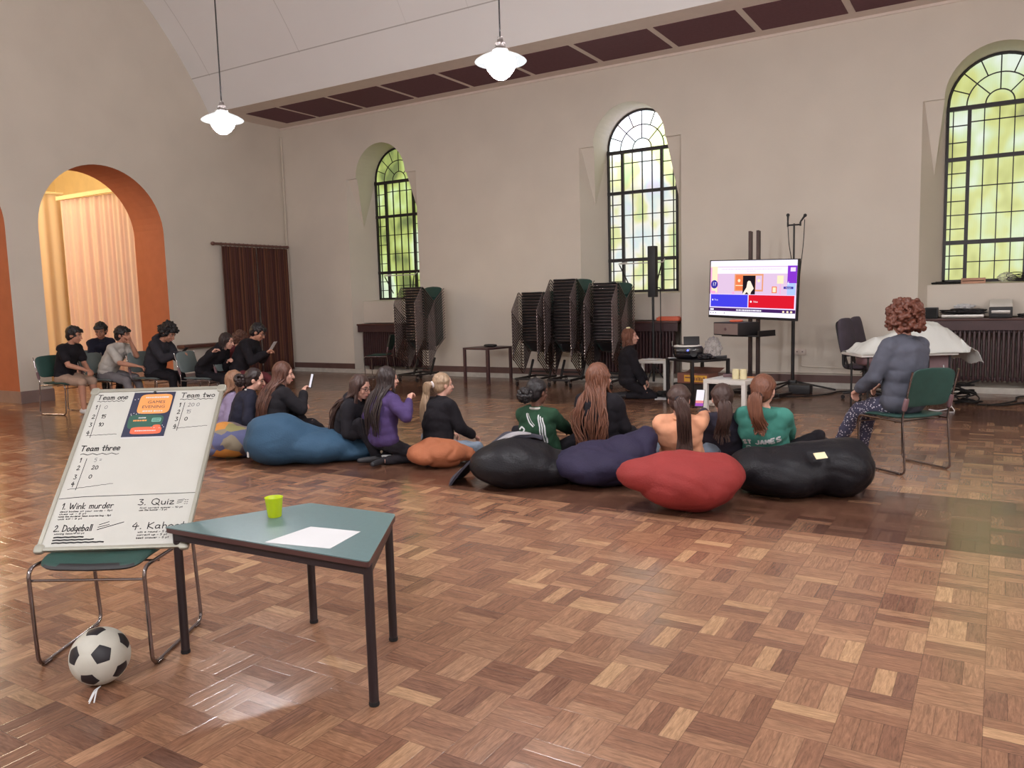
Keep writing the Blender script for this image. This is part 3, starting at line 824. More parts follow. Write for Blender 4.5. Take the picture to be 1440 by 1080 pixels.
def drape(name, mt, label, cat, p0, p1, ztop, zbot, folds, amp, seed, nu=160, group=None, flare=0.0):
    rnd = random.Random(seed); ph = [rnd.uniform(0, 6.28) for _ in range(4)]
    p0, p1 = V((p0[0], p0[1], 0)), V((p1[0], p1[1], 0)); d = p1 - p0; n = V((-d.y, d.x, 0)).normalized()
    def fn(u, v):
        z = ztop + (zbot - ztop) * v
        uu = u + .01 * math.sin(7 * u + ph[0]) + .006 * v * math.sin(19 * u + ph[3])
        a = amp * (0.55 + .45 * v) * (math.sin(2 * PI * folds * uu + ph[1]) + .45 * math.sin(2 * PI * folds * .47 * uu + ph[2] + .8 * v))
        p = p0 + d * (u + (u - .5) * flare * v) + n * a
        return (p.x, p.y, z)
    b = MB(); b.grid(fn, nu, 10)
    me = b.mesh(name, mt, ang=80, recalc=False)
    uv = me.uv_layers.new(name='UVMap')
    nv = 10
    for poly in me.polygons:
        for li in poly.loop_indices:
            vi = me.loops[li].vertex_index
            uv.data[li].uv = ((vi % (nu + 1)) / nu, (vi // (nu + 1)) / nv)
    o = link(name, me)
    sol = o.modifiers.new('thick', 'SOLIDIFY'); sol.thickness = .004
    return tag(o, label, cat, group)
rod = thing('curtain_rod', 'brown wooden curtain rod high on the wall in the hall corner', 'curtain rod', (XL + .10, 11.9, 2.79))
q = MB(); q.tube([(0, -1.0, 0), (0, .93, 0)], .024, n=10); q.build('rod', M['rodwood'], rod)
q = MB(); q.ell((0, -1.04, 0), (.04, .05, .04)); q.build('finial', M['rodwood'], rod)
q = MB(); q.ell((0, .95, 0), (.036, .04, .036)); q.build('finial', M['rodwood'], rod)
for k in range(16):
    q = MB(); q.tube([(.035 * math.cos(a), 0, .035 * math.sin(a) - .008) for a in [2 * PI * i / 12 for i in range(12)]], .005, n=5, closed=True)
    r_ = q.build('curtain_ring', M['rodwood'], rod); r_.location = (0, -.84 + 1.70 * k / 15, 0)
for yy in (-.95, .88):
    q = MB(); q.tube([(-.1, yy, 0), (0, yy, 0)], .012, n=6); q.build('bracket', M['rodwood'], rod)
drape('curtain', M['brown_curtain'], 'brown striped curtain, left half, hanging beside the wall shelf', 'curtain', (XL + .11, 11.05), (XL + .11, 11.94), 2.745, .06, 8, .028, 3)
drape('curtain', M['brown_curtain'], 'brown striped curtain, right half, hanging in the hall corner', 'curtain', (XL + .11, 11.95), (XL + .11, 12.82), 2.745, .06, 8, .028, 5)
# wall shelf
b = MB(); b.box((XL + .12, 10.42, .745), (.24, 1.0, .07), bev=.02); tag(b.build('wall_shelf', M['shelfwood']), 'narrow dark shelf on the wall left of the brown curtain', 'shelf')
# beyond the arch: pink and cream curtains on a high rail
PK = ((-17.55, 10.0), (-14.9, 10.12))
drape('voile_curtain', M['pink_curtain'], 'pink gathered curtain hanging in the lit room beyond the arch', 'curtain', PK[0], PK[1], 3.90, .05, 17, .035, 8, 220)
b = MB(); b.span((-17.6, 9.95, 3.90), (-14.9, 10.01, 3.985)); tag(b.build('curtain_rail', M['yellowroom']), 'pale rail carrying the pink curtain beyond the arch', 'curtain rail')
drape('voile_curtain', M['cream_curtain'], 'cream curtain hanging beside the pink one beyond the arch', 'curtain', (-18.3, 8.6), (-17.75, 10.2), 4.05, .05, 7, .035, 9, 120)
b = MB(); b.tube([(-18.3, 8.5, 4.08), (-17.74, 10.2, 4.08)], .03, n=8); tag(b.build('curtain_rail', M['yellowroom']), 'pale rail carrying the cream curtain beyond the arch', 'curtain rail')
# ------------------------------------------------------------------ stacking chairs with chrome sled frames
RODR = .0085
def chair_meshes():
    me = {}
    for s in (-1, 1):
        x = s * .245
        path = fillet([(x, -.312, .842), (x, -.222, .47), (x, -.262, .0105), (x, .222, .0105), (x, .238, .440), (x, -.222, .432)], .05, 6)
        b = MB(); b.tube(path, RODR, n=10)
        for yy in (-.2, .17): b.box((x, yy, .006), (.024, .045, .012), bev=.003)
        me['side_frame%d' % s] = b.mesh('side_frame', M['chrome'], ang=60)
    b = MB(); b.tube([(-.245, .225, .385), (.245, .225, .385)], .006, n=8); b.tube([(-.245, -.15, .422), (.245, -.15, .422)], .006, n=8)
    b.tube([(-.245, .1, .425), (.245, .1, .425)], .005, n=6)
    me['crossbar'] = b.mesh('crossbar', M['chrome'], ang=60)
    def sag(p): return (p.x, p.y, p.z + .010 * (p.x / .22) ** 2 - .022 * max(0, (p.y - .12) / .1) ** 2 + .008 * max(0, (-p.y - .1) / .1))
    def curve(p): return (p.x, p.y * (1 - .03 * (p.x / .22) ** 2), p.z - .030 * (1 - (p.x / .22) ** 2))
    for key, pm in (('green', M['greenpad']), ('grey', M['greyshell'])):
        b = MB(); b.superell((0, .0, .452), (.226, .226, .015), .45, .26, nu=40, nv=10, warp=sag)
        b.bm.normal_update()
        for f in b.bm.faces:
            if f.calc_center_median().z < .4475: f.material_index = 1
        me['seat_' + key] = b.mesh('seat', [pm, M['blackplastic']])
        b = MB(); b.superell((0, -.262, .695), (.236, .163, .014), .45, .34, rot=rotx(R(90 + 14)), nu=40, nv=10, warp=curve)
        me['backrest_' + key] = b.mesh('backrest', pm)
    for s in (-1, 1):
        b = MB(); b.superell((s * .240, -.246, .575), (.018, .015, .055), .4, .4, rot=rotx(R(14)), nu=14, nv=8)
        me['bracket%d' % s] = b.mesh('bracket', M['chairgrip'])
    return me
CM = chair_meshes()
def make_chair(label, loc, rot, key='green', group=None, brackets=True):
    t = thing('stacking_chair', label, 'chair', loc, 0, group); t.rotation_euler = rot
    link('seat', CM['seat_' + key], t); link('backrest', CM['backrest_' + key], t)
    for s in (-1, 1):
        link('side_frame', CM['side_frame%d' % s], t)
        if brackets: link('bracket', CM['bracket%d' % s], t)
    link('crossbar', CM['crossbar'], t)
    return t
def facing(dx, dy): return math.atan2(dy, dx) - PI / 2

# chair carrying the whiteboard
cfl, cfr = V((-3.42, 1.67, 0)), V((-2.99, 1.95, 0))
cd = V((.49, -.87, 0)).normalized()
cc = (cfl + cfr) / 2 - cd * .225
make_chair('green-seated chair with the whiteboard propped on it', (cc.x, cc.y, 0), (0, 0, facing(cd.x, cd.y)))
# chair of the red-haired woman
make_chair('green chair the red-haired woman in a denim jacket sits on', (-.66, 7.32, 0), (0, 0, R(52.3)))
# seats of the back row
make_chair('green chair under the boy in beige shorts nearest the arch', (-11.77, 6.57, 0), (0, 0, R(-76)))
make_chair('grey chair behind the boy in shorts, under the boy in a navy polo', (-12.47, 7.55, 0), (0, 0, R(-100)), 'grey')
make_chair('grey chair under the boy in a white t-shirt', (-11.59, 7.12, 0), (0, 0, R(-72)), 'grey')
make_chair('chair under the curly-haired boy holding a phone', (-11.01, 7.52, 0), (0, 0, R(-76)), 'grey')
make_chair('chair under the dark-haired girl leaning forward by the wall shelf', (-10.16, 7.75, 0), (0, 0, R(-70)), 'grey')
make_chair('grey chair under the boy in maroon trousers, gripped by a hand on its back', (-9.77, 8.07, 0), (0, 0, R(-66)), 'grey')
# lone chair by the radiator
make_chair('lone green chair in front of the far-left radiator', (-10.62, 12.25, 0), (0, 0, facing(-.9, -.42)))

# stacks on trolleys: chairs tilted back and nested one above the other
ORD = ['bottom', 'second', 'third', 'fourth', 'fifth', 'sixth', 'seventh', 'eighth', 'ninth', 'tenth', 'eleventh', 'twelfth', 'thirteenth', 'fourteenth',
       'fifteenth', 'sixteenth', 'seventeenth', 'eighteenth', 'nineteenth', 'twentieth', 'twenty-first', 'twenty-second', 'twenty-third', 'twenty-fourth', 'twenty-fifth']
def trolley(label, x, y):
    t = thing('chair_trolley', label, 'trolley', (x, y, 0), 0, 'trolleys under the chair stacks')
    b = MB()
    for s in (-1, 1):
        b.box((s * .20, .15, .13), (.04, .72, .035), bev=.006)
        b.box((s * .20, .33, .26), (.035, .035, .36), rot=rotx(R(-28)), bev=.005)
    for yy in (-.18, .48): b.box((0, yy, .13), (.44, .04, .035), bev=.006)
    b.tube([(-.2, .30, .22), (.2, .30, .22)], .015, n=8)
    b.build('frame', M['blackmetal'], t)
    for sx in (-1, 1):
        for yy in (-.16, .46):
            c = MB(); c.tube([(-.012, 0, .04), (.012, 0, .04)], .04, n=16)
            o = c.build('caster', M['rubber'], t); o.location = (sx * .20, yy, 0)
            c = MB()
            for k in (-1, 1): c.box((k * .018, 0, .065), (.006, .035, .08), bev=.002)
            c.box((0, 0, .108), (.042, .035, .012)); c.tube([(-.022, 0, .04), (.022, 0, .04)], .012, n=8)
            c.build('fork', M['chrome'], o)
    return t
STACKS = [(-9.44, 1.78, 19, 'lone stack under the far-left window'), (-6.86, 1.615, 16, 'left-hand stack of the three'),
          (-6.23, 1.815, 20, 'tall middle stack of the three'), (-5.49, 1.73, 18, 'right-hand stack of the three, by the kneeling woman')]
proto = None
for sx, zt, n, where in STACKS:
    trolley('black wheeled trolley under the ' + where.replace(', by the kneeling woman', ''), sx, 11.86)
    for k in range(n):
        z = zt - .488 - (n - 1 - k) * .052
        lab = ('topmost' if k == n - 1 else (ORD[k] if k == 0 else ORD[k] + ' from the bottom')) + ' green chair of the ' + where
        words = lab.split()
        if len(words) > 16: lab = lab.replace(', by the kneeling woman', '')
        rot = (R(40), 0, PI)
        if proto is None:
            proto = make_chair(lab, (sx, 11.80, z), rot, 'green', 'stacked green chairs', brackets=False)
        else: copy_tree(proto, (sx, 11.80, z), rot, lab, 'stacked green chairs')

# ------------------------------------------------------------------ foreground table, cup, paper
M['teal_top'] = mat('teal_laminate', (92, 118, 120), rough=0.28, var=0.05, scale=60, bump=0.05, bscale=300)
M['table_edge'] = mat('dark_lipping', (74, 46, 44), rough=0.45, var=0.15)
M['table_leg'] = mat('black_leg', (38, 28, 32), rough=0.4)
def trapezoid_table(name, label, loc, rz, la, lb, h, z, mt_top, mt_edge, mt_leg):
    t = thing(name, label, 'table', loc, rz)
    P = [(-la / 2, -h / 2), (la / 2, -h / 2), (lb / 2, h / 2), (-lb / 2, h / 2)]
    def shrink(k): return [(x * (1 - 2 * k / la), y * (1 - 2 * k / h)) for x, y in P]
    rp = [(p.x, p.y) for p in fillet([(x, y, 0) for x, y in P], .02, 4, closed=True)]
    b = MB(); b.prism([(x, y, z - .004) for x, y in rp], (0, 0, .004)); b.build('tabletop', mt_top, t)
    b = MB(); b.prism([(x, y, z - .024) for x, y in rp], (0, 0, .0199)); b.build('edge_band', mt_edge, t)
    b = MB()
    Q = shrink(.03)
    for (x0, y0), (x1, y1) in zip(Q, Q[1:] + Q[:1]):
        d = V((x1 - x0, y1 - y0, 0)); a = math.atan2(d.y, d.x)
        b.box(((x0 + x1) / 2, (y0 + y1) / 2, z - .042), (d.length, .024, .036), rot=rotz(a))
    b.build('apron', mt_leg, t)
    for x, y in shrink(.035):
        b = MB(); b.tube([(x, y, .012), (x, y, z - .024)], .0185, n=12, cap=True); lg = b.build('leg', mt_leg, t, ang=50)
        f = MB(); f.lathe([(0, 0), (.019, 0), (.021, .006), (.019, .016), (0, .016)], (x, y, 0), 12); f.build('foot_cap', M['rubber'], lg)
    return t
trapezoid_table('trapezoid_table', 'low trapezoid table with teal top and black legs in the foreground', (-2.485, 2.362, 0), R(2.6), 1.11, .50, .565, .570, M['teal_top'], M['table_edge'], M['table_leg'])
M['lime'] = mat('lime_plastic', (206, 226, 24), rough=0.25, var=0.03, trans=0.25, spec=.5)
cup = thing('cup', 'lime green plastic cup standing on the teal table', 'cup', (-2.712, 2.385, .5705))
b = MB(); b.lathe([(0, .004), (.026, .004), (.0275, 0), (.030, .004), (.0385, .084), (.041, .088), (.0385, .089), (.036, .084), (.0275, .010), (0, .009)], n=28)
b.build('cup_body', M['lime'], cup)
b = MB()
P4 = [(-2.444, 2.338), (-2.202, 2.377), (-2.154, 2.152), (-2.45, 2.095)]
b.prism([(x, y, .5705) for x, y in P4], (0, 0, .0012)); tag(b.build('paper_sheet', M['paper']), 'white sheet of paper lying on the teal table', 'paper')
# neighbouring table whose corner reaches into the picture at the left edge
M['grey_top'] = mat('grey_laminate', (150, 146, 144), rough=.35)
t = thing('grey_table', 'grey table reaching in at the left edge of the picture', 'table', (-3.87, 1.80, 0), R(29))
b = MB(); b.span((-1.0, -.62, .690), (.0, .0, .72), bev=.004); b.build('tabletop', M['grey_top'], t)
for sx in (-.92, -.34):
    for sy in (-.56, -.06):
        b = MB(); b.tube([(sx, sy, 0), (sx, sy, .69)], .017, n=10); b.build('leg', M['table_leg'], t)

# ------------------------------------------------------------------ whiteboard with marker writing and poster
bx, by, byaw, btilt, BW, BL, bz = -3.2183, 1.9267, .562, .761, .656, .885, .4808
BSC = .98
rr = V((math.cos(byaw), math.sin(byaw), 0)); bk = V((-math.sin(byaw), math.cos(byaw), 0))
upv = math.cos(btilt) * V((0, 0, 1)) + math.sin(btilt) * bk
nv = rr.cross(upv)
bmx = Matrix.Identity(3)
for i in range(3): bmx[i][0], bmx[i][1], bmx[i][2] = rr[i], upv[i], nv[i]
beul = bmx.to_euler()
wb = thing('whiteboard', 'white marker board with team scores propped on the green chair', 'whiteboard', (bx, by, bz))
wb.rotation_euler = beul; wb.scale = (BSC,) * 3
M['boardwhite'] = mat('enamel_white', (198, 198, 192), rough=.3, var=.02)
M['alu'] = mat('pale_aluminium', (164, 162, 150), rough=.4, metal=.35, var=.04)
M['ink'] = mat('black_marker', (26, 24, 28), rough=.7)
M['faintink'] = mat('faded_marker', (120, 120, 124), rough=.7)
b = MB(); b.span((-BW / 2 + .004, .004, -.010), (BW / 2 - .004, BL - .004, 0)); b.build('panel', M['boardwhite'], wb)
b = MB()
for x0, x1, y0, y1 in ((-BW / 2, BW / 2, 0, .017), (-BW / 2, BW / 2, BL - .017, BL), (-BW / 2, -BW / 2 + .017, .017, BL - .017), (BW / 2 - .017, BW / 2, .017, BL - .017)):
    b.span((x0, y0, -.012), (x1, y1, .006), bev=.002)
b.build('frame', M['alu'], wb)
for sx in (-1, 1):
    for yy in (0, BL):
        b = MB(); b.superell((sx * (BW / 2 - .012), yy + (.012 if yy == 0 else -.012), -.003), (.022, .022, .012), .4, .6, nu=16, nv=8)
        b.build('corner_cap', M['alu'], wb)
# writing, set out in board coordinates (x right, y up from the lower edge)
b = MB(); I = Matrix.Translation((0, 0, .0008))
def natural(t):
    w_ = 0
    for ch in t:
        if ch == ' ': w_ += .42
        elif ch in GL: w_ += max(p[0] for st in GL[ch] for p in st) + .16
        else: w_ += .3
    return w_ - .16
def hwf(t, x0, x1, y, h, w=.0036, mi=0, slope=0.0): handwrite(b, t, x0, y, h, w, I, mi, sx=(x1 - x0) / (natural(t) * h), slope=slope)
def hwn(t, x, y, h, w=.0034, mi=0): handwrite(b, t, x, y, h, w, I, mi)
def line(pts, w=.0024, mi=0): ribbon(b, pts, w, I, mi)
def wavy(x0, x1, y, n, a, w=.003, mi=0): line([(x0 + (x1 - x0) * i / (4 * n), y + a * math.sin(PI * i / 2)) for i in range(4 * n + 1)], w, mi)
def score(x, ys, nx, nums, bar, wig):
    for d, y, (t, f) in zip('1234', ys, nums):
        hwn(d, x - .004, y, .024, .0034)
        if t: hwn(t, nx, y + .001, .022, .0026 if f else .0034, 1 if f else 0)
    line(bar, .0026)
    (x0, y0), (x1, y1) = wig
    line([(x0 + (x1 - x0) * i / 12, y0 + (y1 - y0) * i / 12 + .0022 * (i % 2)) for i in range(13)], .0022)
hwf('Team one', -.292, -.145, .822, .029, .0042); wavy(-.289, -.155, .811, 6, .0025)
score(-.284, (.764, .707, .659, .611), -.243, (('0', 1), ('15', 0), ('10', 0), ('', 0)), [(-.268, .79), (-.264, .595)], ((-.286, .606), (-.141, .611)))
hwf('Team two', .123, .289, .821, .029, .0042); wavy(.123, .285, .810, 6, .0025)
score(.129, (.764, .722, .679, .636), .170, (('20 0', 1), ('15', 1), ('0', 0), ('', 0)), [(.150, .79), (.146, .622)], ((.126, .634), (.289, .646)))
hwf('Team three', -.287, -.103, .518, .030, .0050); wavy(-.28, -.10, .499, 4, .004, .0034)
score(-.270, (.455, .413, .364, .325), -.205, (('5 =', 1), ('20', 0), ('0', 0), ('', 0)), [(-.243, .475), (-.246, .305)], ((-.283, .308), (-.082, .334)))
line([(-.306, .260), (-.2, .268), (0, .270), (.2, .272), (.317, .273)], .0028)
hwf('1. Wink murder', -.281, -.048, .206, .030, .0040)
for i, (t, x1) in enumerate((('dead bodies at your cards - 5pt', -.046), ('clues up - 5 pt', -.16), ('name the murderer team surprise bag - 5pt', -.046), ('quick kill - 5 pt', -.17))): hwf(t, -.281, x1, .190 - i * .0125, .0075, .0018)
hwf('2. Dodgeball', -.280, -.114, .094, .031, .0042)
line([(-.085, .122), (-.045, .136)], .003); line([(-.087, .110), (-.04, .122)], .003); line([(-.087, .098), (.021, .132)], .0036)
hwf('winning team - 10 pt', -.272, -.14, .0790, .0075, .0018)
for i in range(3): line([(-.268 + .016 * j, .0640 - i * .0135 + .002 * (j % 2)) for j in range(9 + 3 * i)], .0070)
hwf('3. Quiz', .062, .224, .216, .031, .0042)
for i in range(3): line([(.238, .236 - i * .008), (.268 - .005 * i, .240 - i * .008)], .0024)
for i in range(3):
    for j in range(2): line([(.272 + .010 * j, .236 - .010 * i), (.276 + .010 * j, .237 - .010 * i)], .0026)
hwf('first correct answer - 10 pt', .075, .268, .197, .0075, .0018); hwf('use the buzzer - 5 pt', .075, .20, .186, .0075, .0018)
hwf('4. Kahoot', .066, .300, .095, .031, .0042)
for i, (t, x1) in enumerate((('win a round - 5 pt', .235), ('correct up - 5 pt', .23), ('best answer - 5 pt', .24))): hwf(t, .097, x1, .076 - i * .0145, .0085, .0019)
b.build('writing', [M['ink'], M['faintink']], wb, smooth=False, recalc=False)
# poster stuck to the board
ps = thing('poster', 'dark blue games evening poster stuck to the top of the whiteboard', 'poster', tuple(V((bx, by, bz)) + (nv * .0010 + rr * -.012 + upv * .725) * BSC))
ps.rotation_euler = beul; ps.scale = (BSC,) * 3
M['navy'] = mat('poster_navy', (44, 48, 74), rough=.5, var=.15); M['posterorange'] = mat('poster_orange', (240, 160, 92), rough=.5, var=.04)
M['postergreen'] = mat('poster_green', (50, 92, 80), rough=.5, var=.06); M['postercoral'] = mat('poster_coral', (226, 108, 76), rough=.5, var=.05)
PW, PH = .206, .268
b = MB(); b.span((-PW / 2, -PH / 2, 0), (PW / 2, PH / 2, .0005)); b.build('sheet', M['navy'], ps)
b = MB()
b.span((-PW / 2, -PH / 2 - .008, -.0002), (PW / 2 + .004, -PH / 2, .0004)); b.build('white_margin', M['paper'], ps)
b = MB()
def blob(x, y, w, h, e, mi, dz=.0008, wob=0.0):
    pts = []
    for i in range(40):
        a = 2 * PI * i / 40
        sx_, sy_ = math.copysign(abs(math.cos(a)) ** e, math.cos(a)), math.copysign(abs(math.sin(a)) ** e, math.sin(a))
        kk = 1 + wob * math.sin(3 * a + 1)
        pts.append((x + w / 2 * sx_ * kk, y + h / 2 * sy_ * kk, dz))
    b.face(pts, mi)
blob(.014, .062, .160, .120, .35, 0); blob(-.01, -.045, .170, .085, .5, 1, .0007, .05); blob(.008, -.098, .150, .042, .4, 2, .0009)
blob(.055, -.080, .04, .03, .7, 2, .00095)
blob(.045, -.036, .045, .024, .3, 3, .0010)
Tm = lambda x, y: Matrix.Translation((x, y, .0011))
add_text(b, 'GAMES', .024, Tm(.02, .072), 4, sx=1.15); add_text(b, 'EVENING', .024, Tm(.012, .043), 4, sx=1.15)
def small_print(x, y, w, h, mi, seed, gaps=(.16, .30)):
    """a line of print too small to read: one little block per letter group"""
    r_ = random.Random(seed); cx_ = x - w / 2
    while cx_ < x + w / 2 - h:
        ww = min(h * r_.uniform(.7, 1.5), x + w / 2 - cx_)
        b.face([(cx_, y - h / 2, .0011), (cx_ + ww, y - h / 2, .0011), (cx_ + ww, y + h / 2 * r_.uniform(.7, 1), .0011), (cx_, y + h / 2 * r_.uniform(.7, 1), .0011)], mi)
        cx_ += ww + h * r_.uniform(*gaps)
small_print(.02, .102, .118, .0085, 5, 1); small_print(.014, .018, .10, .008, 5, 2, (.2, .8))
small_print(-.025, -.022, .040, .007, 5, 3); small_print(-.032, -.038, .070, .009, 0, 4); small_print(.008, -.099, .105, .006, 5, 5)
for k_ in range(3): small_print(.045, -.030 - .006 * k_, .036, .0032, 1, 6 + k_)
for i, (x, y) in enumerate([(-.09, .090), (-.075, .094), (-.088, .002), (-.075, .006), (-.062, .001), (-.05, .006), (-.085, -.006), (.09, -.08), (.082, -.07), (.07, -.085), (.045, -.083), (.03, -.079)]):
    blob(x, y, .005, .005, 1, 5, .0012)
b.build('artwork', [M['posterorange'], M['postergreen'], M['postercoral'], mat('poster_mint', (120, 176, 160), rough=.5), M['navy'], M['paper']], ps, smooth=False, recalc=False)
b = MB(); b.lathe([(0, .0), (.007, 0), (.007, .006), (0, .007)], (0, PH / 2 - .004, .001), 14); b.build('magnet', M['blackplastic'], ps)

# ------------------------------------------------------------------ football
def football():
    t = thing('football', 'black and white football on the floor in front of the chair', 'ball', (-3.058, 1.749, 0))
    g = (1 + 5 ** .5) / 2
    vs = [V(p) for p in [(0, 1, g), (0, 1, -g), (0, -1, g), (0, -1, -g), (1, g, 0), (1, -g, 0), (-1, g, 0), (-1, -g, 0), (g, 0, 1), (g, 0, -1), (-g, 0, 1), (-g, 0, -1)]]
    vs = [v.normalized() for v in vs]
    # turn one pentagon to face the camera's side
    d = V((3.015, -1.775, 1.39)).normalized()
    tilt = rotz(R(9)) @ rotx(R(-10))
    q = vs[0].rotation_difference(d).to_matrix()
    spin = Matrix.Rotation(R(-22), 3, d)
    side = d.cross(V((0, 0, 1))).normalized(); uu = side.cross(d)
    mv = Matrix.Rotation(R(2), 3, side) @ Matrix.Rotation(R(4), 3, V((0, 0, 1)))
    vs = [mv @ spin @ q @ v for v in vs]
    rad = .113
    bm = MB()
    nb = {i: [j for j in range(12) if j != i and vs[i].dot(vs[j]) > .4] for i in range(12)}
    def third(i, j): return (vs[i] * 2 + vs[j]) / 3
    polys = []
    for i in range(12):
        ax = vs[i]; ref = ax.orthogonal().normalized(); bi = ax.cross(ref)
        L = sorted(nb[i], key=lambda j: math.atan2(vs[j].dot(bi), vs[j].dot(ref)))
        polys.append(([third(i, j) for j in L], 1))
    for i in range(12):
        for j in nb[i]:
            for k_ in nb[i]:
                if i < j < k_ and k_ in nb[j]: polys.append(([third(i, j), third(j, i), third(j, k_), third(k_, j), third(k_, i), third(i, k_)], 0))
    ND = 7
    for pts, mi in polys:
        c = sum(pts, V()) / len(pts); m_ = len(pts)
        for q_ in range(m_):
            A_, B_ = pts[q_], pts[(q_ + 1) % m_]
            def pt(a_, b_):
                p = c + (A_ - c) * (a_ / ND) + (B_ - c) * (b_ / ND)
                edge_ = (a_ + b_) / ND
                return p.normalized() * (rad * (1 - .008 * max(0, edge_ - .9) / .1)) + V((0, 0, rad))
            for a_ in range(ND):
                for b_ in range(ND - a_):
                    bm.face([pt(a_, b_), pt(a_ + 1, b_), pt(a_, b_ + 1)], mi)
                    if a_ + b_ < ND - 1: bm.face([pt(a_ + 1, b_), pt(a_ + 1, b_ + 1), pt(a_, b_ + 1)], mi)
    bmesh.ops.remove_doubles(bm.bm, verts=bm.bm.verts[:], dist=1e-5)
    bm.build('ball_skin', [M['ballwhite'], M['ballblack']], t)
    b = MB()
    p0 = V((.085, -.058, .03))
    for k, (dx, dy) in enumerate(((.018, -.055), (.045, -.075), (.03, -.068), (.055, -.062))):
        b.tube(catmull([p0, p0 + V((dx * .5, dy * .5, -.008 + .004 * k)), p0 + V((dx, dy, -.026))], 5), .0028, n=5, flat=.4)
    b.build('loose_tape', M['paper'], t)
    return t
M['ballwhite'] = mat('ball_white', (192, 190, 180), rough=.55, var=.06, scale=14); M['ballblack'] = mat('ball_black', (30, 27, 34), rough=.5)
football()
# ------------------------------------------------------------------ television on its stand
tvx, tvy, tvz, tvyaw = -3.003, 11.5, 1.540, -.347
TV = thing('television', 'large flat television showing a quiz, on a tall stand', 'television', (tvx, tvy, tvz), tvyaw)
W2, H2 = .73, .42
b = MB(); b.span((-W2, -.022, -H2), (W2, .022, H2), bev=.006); b.span((-.45, .02, -.30), (.45, .06, .22), bev=.01)
o = b.build('housing', M['blackplastic'], TV); o.rotation_euler = (0, R(-2.2) * -1, 0)
def scr(name, mats, mb): 
    o = mb.build(name, mats, TV, smooth=False, recalc=False); o.rotation_euler = (0, R(2.2), 0); return o
sc_cols = dict(white=(236, 232, 244), wall=(214, 186, 214), pink=(236, 164, 206), orange=(226, 120, 74), cream=(248, 224, 186), black=(30, 24, 30), blue=(66, 62, 216), red=(208, 26, 44), purple=(130, 52, 196),
               navy=(60, 54, 150), dark=(66, 34, 92), lilac=(226, 208, 246), skin=(244, 224, 206), tan=(222, 150, 110), bluepale=(168, 190, 250))
names = list(sc_cols); SM = [emat('screen_' + n_, sc_cols[n_], 1.25) for n_ in names]; ix = {n_: i for i, n_ in enumerate(names)}
b = MB(); sw, sh = 1.42, .79; zf = -.0225
Mx = Matrix(((1, 0, 0, 0), (0, 0, -1, zf), (0, 1, 0, 0), (0, 0, 0, 1)))
lay = [0]
def rect(x0, y0, x1, y1, c):
    """u,v from the top left in 0..1"""
    lay[0] += 1; d = zf - .00025 * lay[0]
    X = lambda u: (u - .5) * sw
    Z = lambda v: (.5 - v) * sh + .012
    b.face([(X(x0), d, Z(y1)), (X(x1), d, Z(y1)), (X(x1), d, Z(y0)), (X(x0), d, Z(y0))], ix[c])
def disc(u, v, ru, rv, c, n=24):
    lay[0] += 1; d = zf - .00025 * lay[0]
    b.face([((u - .5 + ru * math.cos(2 * PI * i / n)) * sw, d, (.5 - v + rv * math.sin(2 * PI * i / n)) * sh + .012) for i in range(n)], ix[c])
def poly(pts, c):
    lay[0] += 1; d = zf - .00025 * lay[0]
    b.face([((u - .5) * sw, d, (.5 - v) * sh + .012) for u, v in pts[::-1]], ix[c])
def stext(t, u, v, size, c, align='CENTER'):
    lay[0] += 1; d = zf - .00025 * lay[0]
    m = Matrix(((1, 0, 0, (u - .5) * sw), (0, 0, -1, d), (0, 1, 0, (.5 - v) * sh + .012), (0, 0, 0, 1)))
    add_text(b, t, size, m, ix[c], align)
rect(0, 0, 1, 1, 'wall'); rect(0, 0, 1, .105, 'white'); rect(0, .105, .09, .58, 'cream'); rect(0, .12, .02, .58, 'pink'); rect(.09, .23, .10, .6, 'pink')
rect(.09, .12, .90, .235, 'white'); rect(.90, .10, 1, .40, 'purple'); rect(.90, .40, .99, .64, 'bluepale'); rect(.93, .13, .985, .20, 'lilac')
rect(.30, .24, .635, .55, 'tan'); rect(.315, .26, .40, .53, 'orange'); rect(.55, .27, .62, .52, 'wall'); rect(.315, .44, .40, .455, 'cream'); rect(.40, .27, .545, .62, 'black')
disc(.355, .36, .016, .028, 'cream'); disc(.585, .36, .016, .028, 'cream')
poly([(.445, .48), (.455, .38), (.470, .36), (.490, .37), (.505, .42), (.53, .50), (.50, .56), (.49, .62), (.47, .60), (.45, .56), (.415, .62), (.40, .60)], 'skin')
rect(.735, .46, .79, .575, 'orange'); rect(.745, .475, .78, .56, 'cream'); rect(.79, .27, .86, .41, 'cream'); rect(.822, .41, .832, .62, 'pink')
disc(.29, .59, .016, .03, 'pink'); rect(.02, .55, .07, .60, 'pink'); rect(.69, .62, .75, .64, 'cream')
rect(0, .605, 1, .86, 'lilac'); rect(.015, .615, .465, .84, 'blue'); rect(.475, .615, .985, .84, 'red')
rect(0, .86, 1, .92, 'dark'); rect(0, .92, 1, 1, 'white')
disc(.055, .43, .043, .078, 'navy'); stext('17', .055, .43, .07, 'white')
stext('6', .915, .40, .06, 'white'); rect(.865, .46, .97, .50, 'navy'); stext('Answers', .917, .48, .024, 'white')
poly([(.03, .715), (.04, .695), (.05, .715), (.04, .735)], 'white'); stext('True', .085, .715, .034, 'white')
disc(.505, .735, .010, .018, 'white'); stext('False', .56, .735, .036, 'white')
def tiny(u0, u1, v, h, c, seed):
    r_ = random.Random(seed); u = u0
    while u < u1:
        w_ = r_.uniform(.006, .022); rect(u, v - h / 2, min(u + w_, u1), v + h / 2, c); u += w_ + r_.uniform(.003, .007)
tiny(.14, .84, .155, .010, 'wall', 1); tiny(.45, .55, .19, .009, 'wall', 2)
